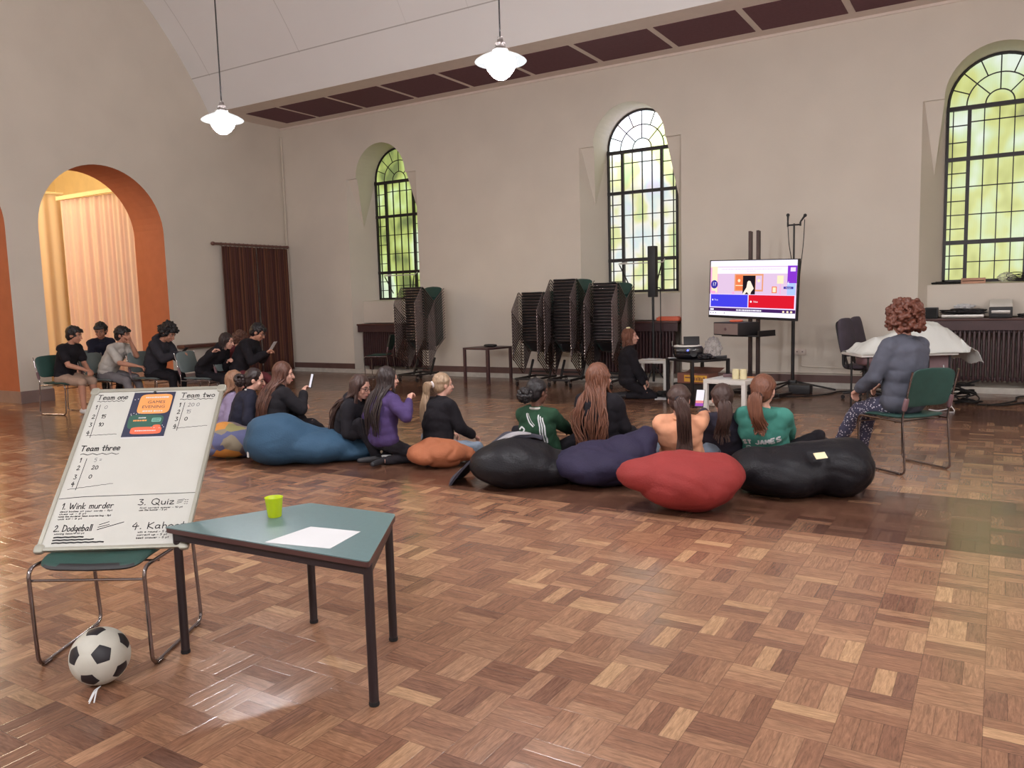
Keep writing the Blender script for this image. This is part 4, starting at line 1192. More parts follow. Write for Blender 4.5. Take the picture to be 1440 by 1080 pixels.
tiny(.34, .64, .892, .026, 'white', 3); rect(.02, .875, .065, .905, 'white')
for u in (.88, .925, .965): disc(u, .895, .012, .018, 'cream')
for u in (.03, .06, .09, .2): disc(u, .955, .005, .009, 'dark')
scr('screen', SM, b)
st = thing('tv_stand', 'black twin-column stand under the television', 'stand', (tvx - .03, tvy + .09, 0), tvyaw)
for px_ in (-.06, .07):
    b = MB(); b.box((px_, .04, 1.22), (.035, .03, 2.30), bev=.004); b.box((px_ + .028, .04, 1.22), (.012, .04, 2.28)); b.build('column', M['chairgrip'] if False else M['steelbrown'] if 'steelbrown' in M else M['blackmetal'], st)
b = MB(); b.box((0, 0, .045), (.95, .07, .05), bev=.01)
for s in (-1, 1): b.box((s * .42, -.02, .04), (.07, .72, .045), bev=.01)
b.build('base', M['blackmetal'], st)
b = MB(); b.box((0, .0, 1.45), (.6, .03, .06)); b.box((0, .0, 1.65), (.6, .03, .06)); b.build('bracket', M['blackmetal'], st)
b = MB(); b.box((-.02, -.05, .885), (.62, .42, .018), bev=.004)
for s in (-1, 1): b.box((s * .30 - .02, -.05, .92), (.02, .40, .08))
b.build('shelf', M['blackmetal'], st)
av = thing('media_box', 'grey-fronted box on the shelf below the television', 'box', (tvx - .22, tvy - .02, .896), tvyaw - .25)
b = MB(); b.span((-.27, -.19, 0), (.27, .19, .185), bev=.008); b.build('case', M['blackplastic'], av)
b = MB(); b.span((-.255, -.194, .015), (.255, -.189, .17)); b.build('front_panel', M['pierbase'], av)
b = MB(); b.lathe([(0, 0), (.02, 0), (.02, .012), (0, .014)], (0, -.195, .09), 16, rot=rotx(PI / 2)); b.build('dial', M['chairgrip'], av)
b = MB(); b.superell((.02, -.06, .205), (.09, .06, .018), .5, .5); tag(b.build('remote_puck', M['postercoral']), 'small orange-pink object on the grey-fronted box', 'object'); bpy.data.objects['remote_puck'].location = (av.location.x, av.location.y, av.location.z)
bpy.data.objects['remote_puck'].data.transform(Matrix.Translation((0, 0, -.002)))

# ------------------------------------------------------------------ microphone stand
ms = thing('microphone_stand', 'tall black stand with two microphones right of the television', 'microphone stand', (-2.65, 12.50, 0))
b = MB(); b.tube([(0, 0, .05), (0, 0, 1.2)], .026, n=10); b.tube([(0, 0, 1.2), (0, 0, 2.50)], .014, n=8); b.build('pole', M['blackmetal'], ms)
b = MB()
for a in (10, 130, 250): b.tube([(0, 0, .14), (.62 * math.cos(R(a)), .32 * math.sin(R(a)), .02)], .014, n=6)
b.box((0, 0, .10), (.12, .12, .12), bev=.02); b.build('tripod_base', M['blackmetal'], ms)
b = MB(); b.tube([(-.09, 0, 2.48), (.09, 0, 2.48)], .012, n=8); b.build('crossbar', M['blackmetal'], ms)
for s, tl in ((-1, 0), (1, 30)):
    b = MB(); b.tube([(s * .09, 0, 2.46), (s * .09 + .0 * s, -.0, 2.52)], .014, n=8)
    d = V((.6 if s > 0 else 0.0, 0, .8 if s > 0 else 1)).normalized(); p = V((s * .09, 0, 2.52))
    b.tube([p, p + d * .09], [.012, .016], n=10); b.ell(p + d * .11, .026, nu=12, nv=8); b.build('microphone', M['blackplastic'], ms)
b = MB(); b.tube(catmull([(-.09, 0, 2.47), (-.075, .02, 2.2), (-.03, .02, 1.9), (-.03, .02, 1.6)], 8), .006, n=5)
b.tube(catmull([(.15, 0, 2.55), (.13, .02, 2.2), (.09, .02, 1.8), (.06, .03, 1.4)], 8), .006, n=5); b.build('cable', M['rubber'], ms)

# wall fittings
b = MB(); b.box((-1.30, YW - .04, 1.01), (.17, .07, .19), bev=.006); t = tag(b.build('switch_box', M['soffit']), 'grey electric switch box on the wall behind the office chairs', 'switch box')
b = MB()
for i in range(2):
    for j in range(3): b.box((-1.345 + .04 * j, YW - .077, 1.045 - .05 * i), (.018, .006, .024))
b.build('switch', M['pierbase'], t)
b = MB(); b.box((-2.63, YW - .022, .555), (.17, .042, .095), bev=.006); t = tag(b.build('wall_socket', M['soffit']), 'double wall socket low on the wall right of the microphone stand', 'socket')
b = MB()
for j in (-1, 1): b.box((-2.63 + j * .04, YW - .045, .56), (.02, .005, .02))
b.build('socket_hole', M['pierbase'], t)

# ------------------------------------------------------------------ small tables round the television
def square_table(name, label, loc, rz, sx, sy, h, tk, lg, mt, mleg=None, group=None):
    t = thing(name, label, 'table', loc, rz, group)
    b = MB(); b.box((0, 0, h - tk / 2), (sx, sy, tk), bev=.003); b.build('tabletop', mt, t)
    for s in (-1, 1):
        for q in (-1, 1):
            b = MB(); b.box((s * (sx / 2 - lg / 2 - .001), q * (sy / 2 - lg / 2 - .001), (h - tk) / 2), (lg, lg, h - tk), bev=.002); b.build('leg', mleg or mt, t)
    return t
square_table('side_table', 'small white square table with two cream pots on it', (-2.773, 9.787, 0), -.175, .55, .55, .45, .05, .05, M['white'])
for i, (x, y) in enumerate(((-2.725, 9.69), (-2.635, 9.70))):
    b = MB(); b.lathe([(0, 0), (.040, 0), (.042, .003), (.042, .118), (.037, .12), (.036, .11), (0, .11)], (x, y, .451), 24)
    tag(b.build('candle_pot', M['cream']), ('left' if i == 0 else 'right') + '-hand cream pot on the white square table', 'pot')
b = MB(); b.box((-2.86, 9.90, .470), (.16, .10, .035), rot=rotz(.3), bev=.01); tag(b.build('purse', M['chairgrip']), 'small mauve purse on the white table behind the cream pots', 'purse')
b = MB(); b.box((-2.58, 9.93, .4515), (.21, .15, .002), rot=rotz(-.4)); tag(b.build('leaflet', M['posterorange']), 'orange leaflet on the right half of the white square table', 'paper')
b = MB(); b.box((-2.90, 9.72, .4515), (.2, .28, .002), rot=rotz(.2)); tag(b.build('paper_sheet', M['paper']), 'white sheet on the left half of the small white table', 'paper')

ta = math.atan2(-3.57 + 4.01, 1)  # noqa
square_table('projector_table', 'black table with projector and bags in front of the television', (-3.60, 10.88, 0), R(-38), .66, .62, .60, .03, .04, M['blackmetal'])
pj = thing('projector', 'rounded black projector with a blue light on the black table', 'projector', (-3.70, 10.78, .6005), R(25))
b = MB(); b.superell((0, 0, .10), (.21, .15, .10), .55, .6); b.build('body', M['glossblack'], pj)
b = MB(); b.superell((-.01, -.01, .178), (.19, .13, .018), .6, .7); b.build('top_rim', M['white'], pj)
b = MB(); b.lathe([(0, 0), (.012, 0), (.012, .006), (0, .007)], (-.02, -.145, .125), 12, rot=rotx(PI / 2)); b.build('indicator', emat('blue_led', (90, 100, 255), 4.0), pj)
b = MB(); b.lathe([(.035, 0), (.045, .0), (.045, .03), (.030, .03), (0, .02)], (.06, -.135, .08), 18, rot=rotx(PI / 2)); b.build('lens', M['blackplastic'], pj)
b = MB(); b.box((.06, .10, .235), (.22, .02, .14), rot=rotx(R(-18)), bev=.004); b.build('raised_flap', M['blackplastic'], pj)
def crumple(seed, r, n=40):
    rnd = random.Random(seed); q = MB()
    bmesh.ops.create_icosphere(q.bm, subdivisions=4, radius=1.0)
    for v in q.bm.verts:
        p = v.co.copy(); k = 1 + .35 * mnoise.noise(p * 2.1 + V((seed, 0, 0))) + .18 * mnoise.noise(p * 5.3 + V((0, seed, 0)))
        v.co = V((p.x * r[0] * k, p.y * r[1] * k, max(0.0, (p.z * k * r[2] + r[2] * .8))))
    return q
M['clearbag'] = mat('clear_plastic', (226, 224, 228), rough=.15, var=.05, trans=.75, alpha=.55)
o = crumple(3, (.12, .10, .16)).build('plastic_bag', M['clearbag'], None, ang=25); o.location = (-3.40, 10.92, .601); tag(o, 'crumpled clear plastic bag beside the black projector', 'bag')
o = crumple(5, (.11, .07, .045)).build('cable_pouch', M['glossblack'], None, ang=25); o.location = (-3.42, 10.68, .601); tag(o, 'shiny black pouch in front of the plastic bag', 'pouch')
b = MB(); b.box((-3.27, 10.82, .622), (.20, .07, .04), rot=rotz(.2) @ roty(-.08), bev=.006); tag(b.build('remote_control', M['blackplastic']), 'black handset at the right edge of the projector table', 'remote control')
b = MB(); b.box((-3.93, 10.80, .607), (.13, .09, .012), rot=rotz(.5), bev=.003); tag(b.build('booklet', M['paper']), 'white booklet at the left end of the projector table', 'booklet')
# boxes under it
M['cardboard'] = mat('brown_cardboard', (124, 78, 66), rough=.8, var=.08); M['labelyellow'] = mat('yellow_label', (214, 158, 56), rough=.7, var=.1)
t = thing('storage_crate', 'black crate of gear under the projector table', 'crate', (-3.63, 11.0, 0), R(-18))
b = MB(); b.span((-.28, -.19, 0), (.28, .19, .02)); 
for s in (-1, 1): b.span((s * .28 - .008, -.19, 0), (s * .28 + .008, .19, .24)); b.span((-.28, s * .19 - .008, 0), (.28, s * .19 + .008, .24))
b.build('tub', M['blackplastic'], t)
b = MB(); b.superell((0, 0, .13), (.25, .165, .105), .5, .4); b.build('contents', M['rubber'], t)
for i, (xx, zz) in enumerate(((-.14, .10), (.03, .085), (.18, .11))):
    b = MB(); b.box((xx, -.2005, zz), (.09, .004, .05)); b.build('white_label', M['soffit'], t)
t = thing('cardboard_box', 'brown box with a yellow label on the black crate', 'box', (-3.63, 10.98, .2435), R(-10))
b = MB(); b.span((-.24, -.15, 0), (.24, .15, .145), bev=.004); b.build('carton', M['cardboard'], t)
b = MB(); b.span((-.13, -.1525, .025), (.225, -.1505, .12)); 
for k_, (x0_, w_) in enumerate(((-.01, .014), (.02, .022), (.055, .018), (.085, .012), (.108, .020), (.14, .016), (.168, .024))): b.span((x0_, -.1540, .045), (x0_ + w_, -.1525, .098 - .006 * (k_ % 3)), 1)
b.span((-.115, -.1540, .075), (-.03, -.1525, .092), 1)
b.build('label', [M['labelyellow'], M['cardboard']], t, smooth=False)
b = MB(); b.grid(lambda u, v: (-.24 + .5 * u, .15 + .16 * v, .147 + .05 * v), 4, 2, thick=.004); b.build('flap', M['cardboard'], t)

square_table('side_table', 'small pale table just behind the kneeling woman in black', (-4.45, 11.40, 0), .1, .50, .45, .52, .035, .045, M['white'])
b = MB(); b.box((-4.53, 11.48, .511), (.26, .20, .02), rot=rotz(.2), bev=.003); b.box((-4.50, 11.50, .526), (.22, .17, .008), rot=rotz(-.1)); tag(b.build('paper_pile', M['paper']), 'pile of white papers on the small pale table', 'papers')
b = MB(); b.box((-4.08, 10.95, .004), (.34, .24, .006), rot=rotz(.35)); tag(b.build('floor_paper', M['paper']), 'white sheet on the floor under the projector table', 'paper')
o = crumple(9, (.09, .07, .045)).build('cloth_bundle', M['soffit'], None, ang=30); o.location = (-3.22, 10.45, 0); tag(o, 'small pale cloth bundle on the floor left of the white table', 'cloth')
o = crumple(11, (.14, .11, .05)).build('cable_heap', M['rubber'], None, ang=30); o.location = (-4.18, 11.12, 0); tag(o, 'black heap of cables on the floor by the pale table', 'cables')
b = MB(); b.tube(catmull([(-2.9, 11.8, .012), (-2.5, 11.6, .012), (-2.1, 12.0, .012), (-1.9, 12.5, .012), (-1.2, 12.4, .012), (-.6, 12.3, .012)], 10), .010, n=6); tag(b.build('floor_cable', M['rubber']), 'black cable running along the floor from the television to the office chairs', 'cable')
b = MB(); b.box((-2.45, 12.1, .07), (.30, .22, .14), bev=.02); tag(b.build('stage_box', M['blackplastic']), 'black box on the floor beside the microphone stand', 'box')

# long dark bench table between the stacks
square_table('dark_table', 'dark low table between the chair stacks by the wall', (-7.98, 12.20, 0), R(-9), .62, .66, .64, .035, .045, M['radiator'])
b = MB(); b.superell((-7.9, 12.18, .668), (.12, .08, .026), .6, .6); tag(b.build('desk_gadget', M['blackplastic']), 'small black gadget lying on the dark low table', 'gadget')

# column speaker by the middle window
sp = thing('column_speaker', 'slim black column speaker on a pole at the middle window', 'speaker', (-4.93, 12.62, 0))
b = MB(); b.box((0, 0, 1.885), (.135, .13, .84), bev=.012); b.build('cabinet', M['blackplastic'], sp)
b = MB(); b.tube([(0, 0, .05), (0, 0, 1.50)], .022, n=10); b.build('pole', M['blackmetal'], sp)
b = MB()
for a in (20, 140, 260): b.tube([(0, 0, .35), (.22 * math.cos(R(a)), .22 * math.sin(R(a)), .015)], .012, n=6)
b.build('tripod', M['blackmetal'], sp)
b = MB(); b.tube(fillet([(.06, 0, 1.62), (.13, 0, 1.62), (.13, 0, .6), (.05, .03, .2)], .03), .008, n=6); b.build('cable', M['rubber'], sp)
b = MB(); b.box((-4.80, 13.02, 1.085), (.40, .16, .06), bev=.01); b.box((-4.80, 13.02, 1.122), (.34, .14, .016), bev=.006); tag(b.build('orange_box', M['postercoral']), 'flat orange box on the radiator shelf of the middle window', 'box')

# things on the radiator shelf and sill of the right-hand window
b = MB(); b.box((-.83, 12.98, 1.132), (.17, .15, .155), bev=.012); t = tag(b.build('small_speaker', M['blackplastic']), 'small black speaker at the left end of the right-hand radiator shelf', 'speaker')
b = MB(); b.box((-.83, 12.903, 1.132), (.14, .004, .125)); b.build('grille', M['rubber'], t)
b = MB(); b.box((-.44, 13.0, 1.080), (.52, .18, .05), bev=.008); tag(b.build('tape_deck', M['steel']), 'flat silver deck on the radiator shelf behind the sheeted table', 'deck')
o = crumple(21, (.27, .09, .045)).build('black_bag', M['blackplastic'], None, ang=30); o.location = (-.43, 12.99, 1.107); tag(o, 'flattened black bag lying on the silver deck', 'bag')
o = crumple(23, (.13, .07, .035)).build('white_wrapper', M['paper'], None, ang=25); o.location = (-.42, 12.98, 1.19); tag(o, 'crumpled white wrapper on top of the black bag', 'wrapper')
pr = thing('printer', 'white and grey printer on the radiator shelf', 'printer', (.02, 12.98, 1.0535))
b = MB(); b.span((-.14, -.09, 0), (.14, .09, .15), bev=.012); b.build('body', M['blackplastic'], pr)
b = MB(); b.grid(lambda u, v: (-.135 + .27 * u, -.085 + .18 * v, .155 + .10 * v ** .6), 2, 8, thick=.012); b.build('lid', M['white'], pr)
b = MB(); b.span((-.11, -.105, .06), (.11, -.088, .105), bev=.004); b.build('front_tray', M['steel'], pr)
o = crumple(25, (.12, .08, .035)).build('black_gadget', M['blackplastic'], None, ang=30); o.location = (.34, 12.98, 1.054); tag(o, 'dark clutter right of the printer on the radiator shelf', 'clutter')
o = crumple(27, (.23, .07, .022)).build('dark_cloth', M['rubber'], None, ang=30); o.location = (-.68, 13.30, 1.535); tag(o, 'dark cloth at the left end of the right-hand window sill', 'cloth')
t = thing('wooden_box', 'pale wooden box on the right-hand window sill', 'box', (-.33, 13.30, 1.538))
b = MB()
for z in (.015, .06): b.box((0, -.05, z), (.30, .012, .035)); b.box((0, .05, z), (.30, .012, .035))
for s in (-1, 1): b.box((s * .145, 0, .04), (.012, .11, .08))
b.box((0, 0, .005), (.29, .1, .01)); b.build('slats', M['boxwood'] if 'boxwood' in M else M['cardboard'], t)
rnd = random.Random(4); b = MB()
for k in range(9):
    a = rnd.uniform(0, 6.28); cx_, cz_ = rnd.uniform(.15, .55), rnd.uniform(.06, .11)
    rx_, rz_ = rnd.uniform(.08, .17), rnd.uniform(.03, .09)
    b.tube([(cx_ + rx_ * math.cos(2 * PI * i / 20 + a), 13.22 + .03 * math.sin(2 * PI * i / 20) * rnd.uniform(.9, 1.1), 1.545 + cz_ + rz_ * math.sin(2 * PI * i / 20 + a) - .02) for i in range(20)], .006, n=5, closed=True)
tag(b.build('cable_tangle', M['rubber']), 'tangle of black cables on the right-hand window sill', 'cables')
o = crumple(29, (.11, .06, .07)).build('white_bag', M['clearbag'], None, ang=30); o.location = (.08, 13.27, 1.548); tag(o, 'crumpled whitish bag against the cables on the sill', 'bag')

# ------------------------------------------------------------------ office chairs
def office_chair(label, loc, rz):
    t = thing('office_chair', label, 'office chair', loc, rz, 'office chairs by the wall')
    b = MB(); b.superell((0, .02, .455), (.235, .225, .035), .5, .4); b.build('seat', M['officecloth'], t)
    b = MB(); b.superell((0, -.255, .84), (.205, .27, .030), .5, .42, rot=rotx(R(90 + 12)), warp=lambda p: (p.x * (1 - .12 * (p.y / .27)), p.y, p.z - .03 * (1 - (p.x / .2) ** 2))); b.build('backrest', M['officecloth'], t)
    b = MB(); b.superell((0, -.285, .83), (.19, .25, .016), .5, .42, rot=rotx(R(90 + 12))); b.tube(fillet([(0, -.31, .72), (0, -.30, .42), (0, -.05, .41)], .06), .022, n=8); b.build('back_shell', M['blackplastic'], t)
    for s in (-1, 1):
        b = MB(); b.tube(fillet([(s * .24, .12, .43), (s * .28, .13, .64), (s * .28, -.14, .64), (s * .24, -.10, .43)], .07), .016, n=8); b.build('armrest', M['blackplastic'], t)
    b = MB(); b.tube([(0, 0, .10), (0, 0, .42)], .028, n=10); b.box((0, 0, .41), (.2, .2, .03)); b.tube([(.1, .05, .40), (.24, .07, .39)], .007, n=6); b.build('gas_column', M['blackmetal'], t)
    for k in range(5):
        a = 2 * PI * k / 5 + .3
        b = MB(); b.tube([(0, 0, .11), (.27 * math.cos(a), .27 * math.sin(a), .075)], [.028, .016], n=8); lg = b.build('leg', M['blackplastic'], t)
        b = MB(); p = V((.27 * math.cos(a), .27 * math.sin(a), .027)); w_ = V((-math.sin(a), math.cos(a), 0)) * .018; b.tube([p - w_, p + w_], .027, n=12); b.build('caster', M['rubber'], lg)
    return t
office_chair('grey office chair with black arms, nearer of two left of the sheeted table', (-1.55, 11.78, 0), facing(.94, -.34))
office_chair('grey office chair pushed back against the wall behind its twin', (-1.50, 12.46, 0), facing(.97, -.25))

# ------------------------------------------------------------------ folding table under a white sheet
ft = thing('folding_table', 'white-topped table carrying gear under a white sheet', 'table', (-1.05, 11.06, 0), R(31.0))
TL = 1.18
b = MB(); b.box((-.02, 0, .685), (TL, .62, .028), bev=.006); b.build('tabletop', M['white'], ft)
b = MB(); b.box((.46, -.10, .37), (.24, .02, .58), rot=rotz(-.5)); b.build('modesty_panel', M['mauvepanel'] if 'mauvepanel' in M else M['chairgrip'], ft)
b = MB(); b.superell((-.36, -.10, .62), (.20, .16, .07), .5, .5); b.build('under_tray', M['chairgrip'], ft)
for sx_ in (-.50, .50):
    for sy_ in (-.24, .24):
        b = MB(); b.tube([(sx_, sy_, 0), (sx_, sy_, .67)], .014, n=8); b.build('leg', M['blackmetal'], ft)
M['sheet'] = mat('white_sheet', (222, 224, 220), rough=.9, var=.02, bump=.15, bscale=30)
def sheet_fn(u, v):
    X = -.70 + 1.60 * u; Y = -.34 + .70 * v
    prof = [(-.70, .0), (-.55, .10), (-.40, .17), (-.22, .20), (.05, .30), (.25, .33), (.45, .33), (.60, .27), (.72, .18), (.80, .02), (.90, -.14)]
    for (x0, h0), (x1, h1) in zip(prof, prof[1:]):
        if X <= x1 + 1e-6:
            k = (X - x0) / (x1 - x0); k = k * k * (3 - 2 * k) * .5 + k * .5; h = h0 + (h1 - h0) * k; break
    e = min(1.0, max(0.0, (Y + .30) / .26)) * min(1.0, max(0.0, (.36 - Y) / .2))
    e = e * e * (3 - 2 * e)
    n_ = mnoise.fractal(V((X * 3.1, Y * 3.5, 2.0)), .8, 2.0, 4) * .030 + (.5 - abs(mnoise.noise(V((X * 4.2 + Y * 3, Y * 1.6 - X, 7))))) * .03
    z = .7035 + max(h * e, -.3 if X > .70 else 0.0) + (n_ * (.35 + e) if X < .76 else n_ * .6)
    if X > .72: z = .7035 + h * (.3 + .7 * e if h > 0 else 1) + n_
    if X <= .70: z = max(z, .702)
    return (X * .90 + .05, Y - (.035 * max(0, X - .6) * math.sin(9 * Y)), z)
b = MB(); b.grid(sheet_fn, 90, 50, thick=.004)
o = b.build('dust_sheet', M['sheet'], None, ang=60); o.location = (-1.05, 11.06, 0); o.rotation_euler = (0, 0, R(31)); tag(o, 'white sheet draped over the gear on the table by the radiator', 'sheet')
rnd = random.Random(14); b = MB()
for k in range(14):
    a = rnd.uniform(0, 6.28); cx_, cy_ = rnd.uniform(-.12, .14), rnd.uniform(-.1, .1); rr_ = rnd.uniform(.07, .16); zc = .02 + .02 * k
    tl = rnd.uniform(-.5, .5)
    b.tube([(cx_ + rr_ * math.cos(2 * PI * i / 18 + a), cy_ + rr_ * math.sin(2 * PI * i / 18 + a), max(.012, zc + tl * rr_ * math.sin(2 * PI * i / 18))) for i in range(18)], .009, n=5, closed=True)
o = b.build('cable_bundle', M['rubber']); o.location = (-.36, 11.62, 0); tag(o, 'coiled black cables on the floor under the sheeted table', 'cables')
b = MB(); b.tube(catmull([(-.2, 11.55, .012), (.1, 11.6, .012), (.3, 11.9, .012), (.7, 12.2, .012), (1.4, 12.1, .012)], 8), .012, n=6); b.tube(catmull([(-.1, 11.5, .012), (.2, 12.0, .012), (.25, 12.5, .012), (.5, 12.7, .012)], 8), .010, n=6)
tag(b.build('floor_cable', M['rubber']), 'black cables trailing along the floor below the right-hand radiator', 'cable')
b = MB(); b.tube(catmull([(-.56, 11.02, .55), (-.52, 10.98, .3), (-.46, 11.0, .06), (-.58, 10.88, .008), (-.70, 10.92, .008)], 8), .006, n=6); b.tube(catmull([(-.48, 10.98, .08), (-.42, 10.86, .008), (-.48, 10.76, .008)], 6), .006, n=6)
tag(b.build('white_cable', M['paper']), 'white cable hanging from the sheeted table to the floor', 'cable')
# ------------------------------------------------------------------ people
def skin(name, c): M[name] = mat(name, c, rough=.55, var=.05, scale=18, spec=.35)
skin('skin_fair', (204, 156, 138)); skin('skin_tan', (176, 126, 104)); skin('skin_olive', (158, 110, 88)); skin('skin_brown', (104, 70, 58))
def hair_mat(name, c, tip=None):
    m, nt, out = nodemat(name)
    p = nt.nodes.new('ShaderNodeBsdfPrincipled'); nt.links.new(p.outputs[0], out.inputs[0])
    p.inputs['Roughness'].default_value = .45; p.inputs['Specular IOR Level'].default_value = .4
    tc = nt.nodes.new('ShaderNodeTexCoord'); mp = N(nt, 'ShaderNodeMapping'); mp.inputs['Scale'].default_value = (60, 60, 7)
    nt.links.new(tc.outputs['Object'], mp.inputs[0])
    nz = N(nt, 'ShaderNodeTexNoise', Scale=1.6, Detail=3.0); nt.links.new(mp.outputs[0], nz.inputs['Vector'])
    base = rgb(*c); lo = tuple(x * .55 for x in base[:3]) + (1,); hi = tuple(min(1, x * 1.5) for x in (rgb(*(tip or c)))[:3]) + (1,)
    nt.links.new(mixc(nt, nz.outputs[0], lo, hi), p.inputs['Base Color'])
    b = N(nt, 'ShaderNodeBump', Strength=.5, Distance=.004); nt.links.new(nz.outputs[0], b.inputs['Height']); nt.links.new(b.outputs[0], p.inputs['Normal'])
    return m
for k_, c_, t_ in (('black', (28, 23, 25), None), ('darkbrown', (44, 32, 31), None), ('brown', (66, 47, 42), None), ('auburn', (66, 42, 35), (88, 54, 42)), ('redbrown', (82, 50, 38), (112, 70, 52)),
                   ('blonde', (116, 92, 76), (164, 138, 112)), ('lightbrown', (100, 72, 58), (142, 104, 80)), ('ginger', (76, 43, 34), (100, 56, 42))):
    M['hair_' + k_] = hair_mat('hair_' + k_, c_, t_)
for k_, c_ in (('black', (29, 26, 31)), ('blackknit', (31, 28, 32)), ('navy', (33, 33, 47)), ('charcoal', (46, 44, 50)), ('whitetee', (176, 170, 164)), ('greysweat', (112, 107, 110)), ('beige', (160, 134, 118)), ('lilac', (146, 132, 160)),
               ('purple', (72, 56, 98)), ('green', (38, 66, 48)), ('peach', (219, 156, 123)), ('teal', (64, 124, 112)), ('denim', (82, 83, 94)), ('maroon', (96, 46, 51)), ('jeans', (122, 133, 148)), ('darktrouser', (38, 35, 40)), ('slate', (54, 51, 64))):
    fabric(k_, c_)
def speckle():
    m, nt, out = nodemat('speckled_print')
    p = nt.nodes.new('ShaderNodeBsdfPrincipled'); nt.links.new(p.outputs[0], out.inputs[0]); p.inputs['Roughness'].default_value = .9
    tc = nt.nodes.new('ShaderNodeTexCoord'); v = N(nt, 'ShaderNodeTexVoronoi', Scale=46.0); nt.links.new(tc.outputs['Object'], v.inputs['Vector'])
    f = math_node(nt, 'LESS_THAN', v.outputs['Distance'], .30)
    nt.links.new(mixc(nt, f, rgb(62, 60, 82), rgb(190, 186, 196)), p.inputs['Base Color'])
    return m
M['speckle'] = speckle()
M['eyewhite'] = mat('eye_white', (150, 140, 134), rough=.3); M['lips'] = mat('lips', (176, 104, 100), rough=.5); M['shoeblack'] = mat('shoe_black', (30, 28, 32), rough=.6); M['shoewhite'] = mat('shoe_white', (206, 204, 204), rough=.6)
M['sock'] = mat('sock', (214, 210, 206), rough=.9); M['glasses'] = mat('glasses_frame', (44, 30, 34), rough=.3); M['band'] = mat('hair_band', (30, 27, 36), rough=.8); M['scrunchie'] = mat('scrunchie', (206, 196, 196), rough=.9)

def ik(a, c, l1, l2, pole):
    d = c - a; L = d.length; mx = (l1 + l2) * .999
    if L > mx: c = a + d.normalized() * mx; d = c - a; L = mx
    u = d.normalized(); k = (l1 * l1 - l2 * l2 + L * L) / (2 * L); h = math.sqrt(max(0, l1 * l1 - k * k))
    p = pole - u * pole.dot(u)
    if p.length < 1e-6: p = u.orthogonal()
    return a + u * k + p.normalized() * h, c

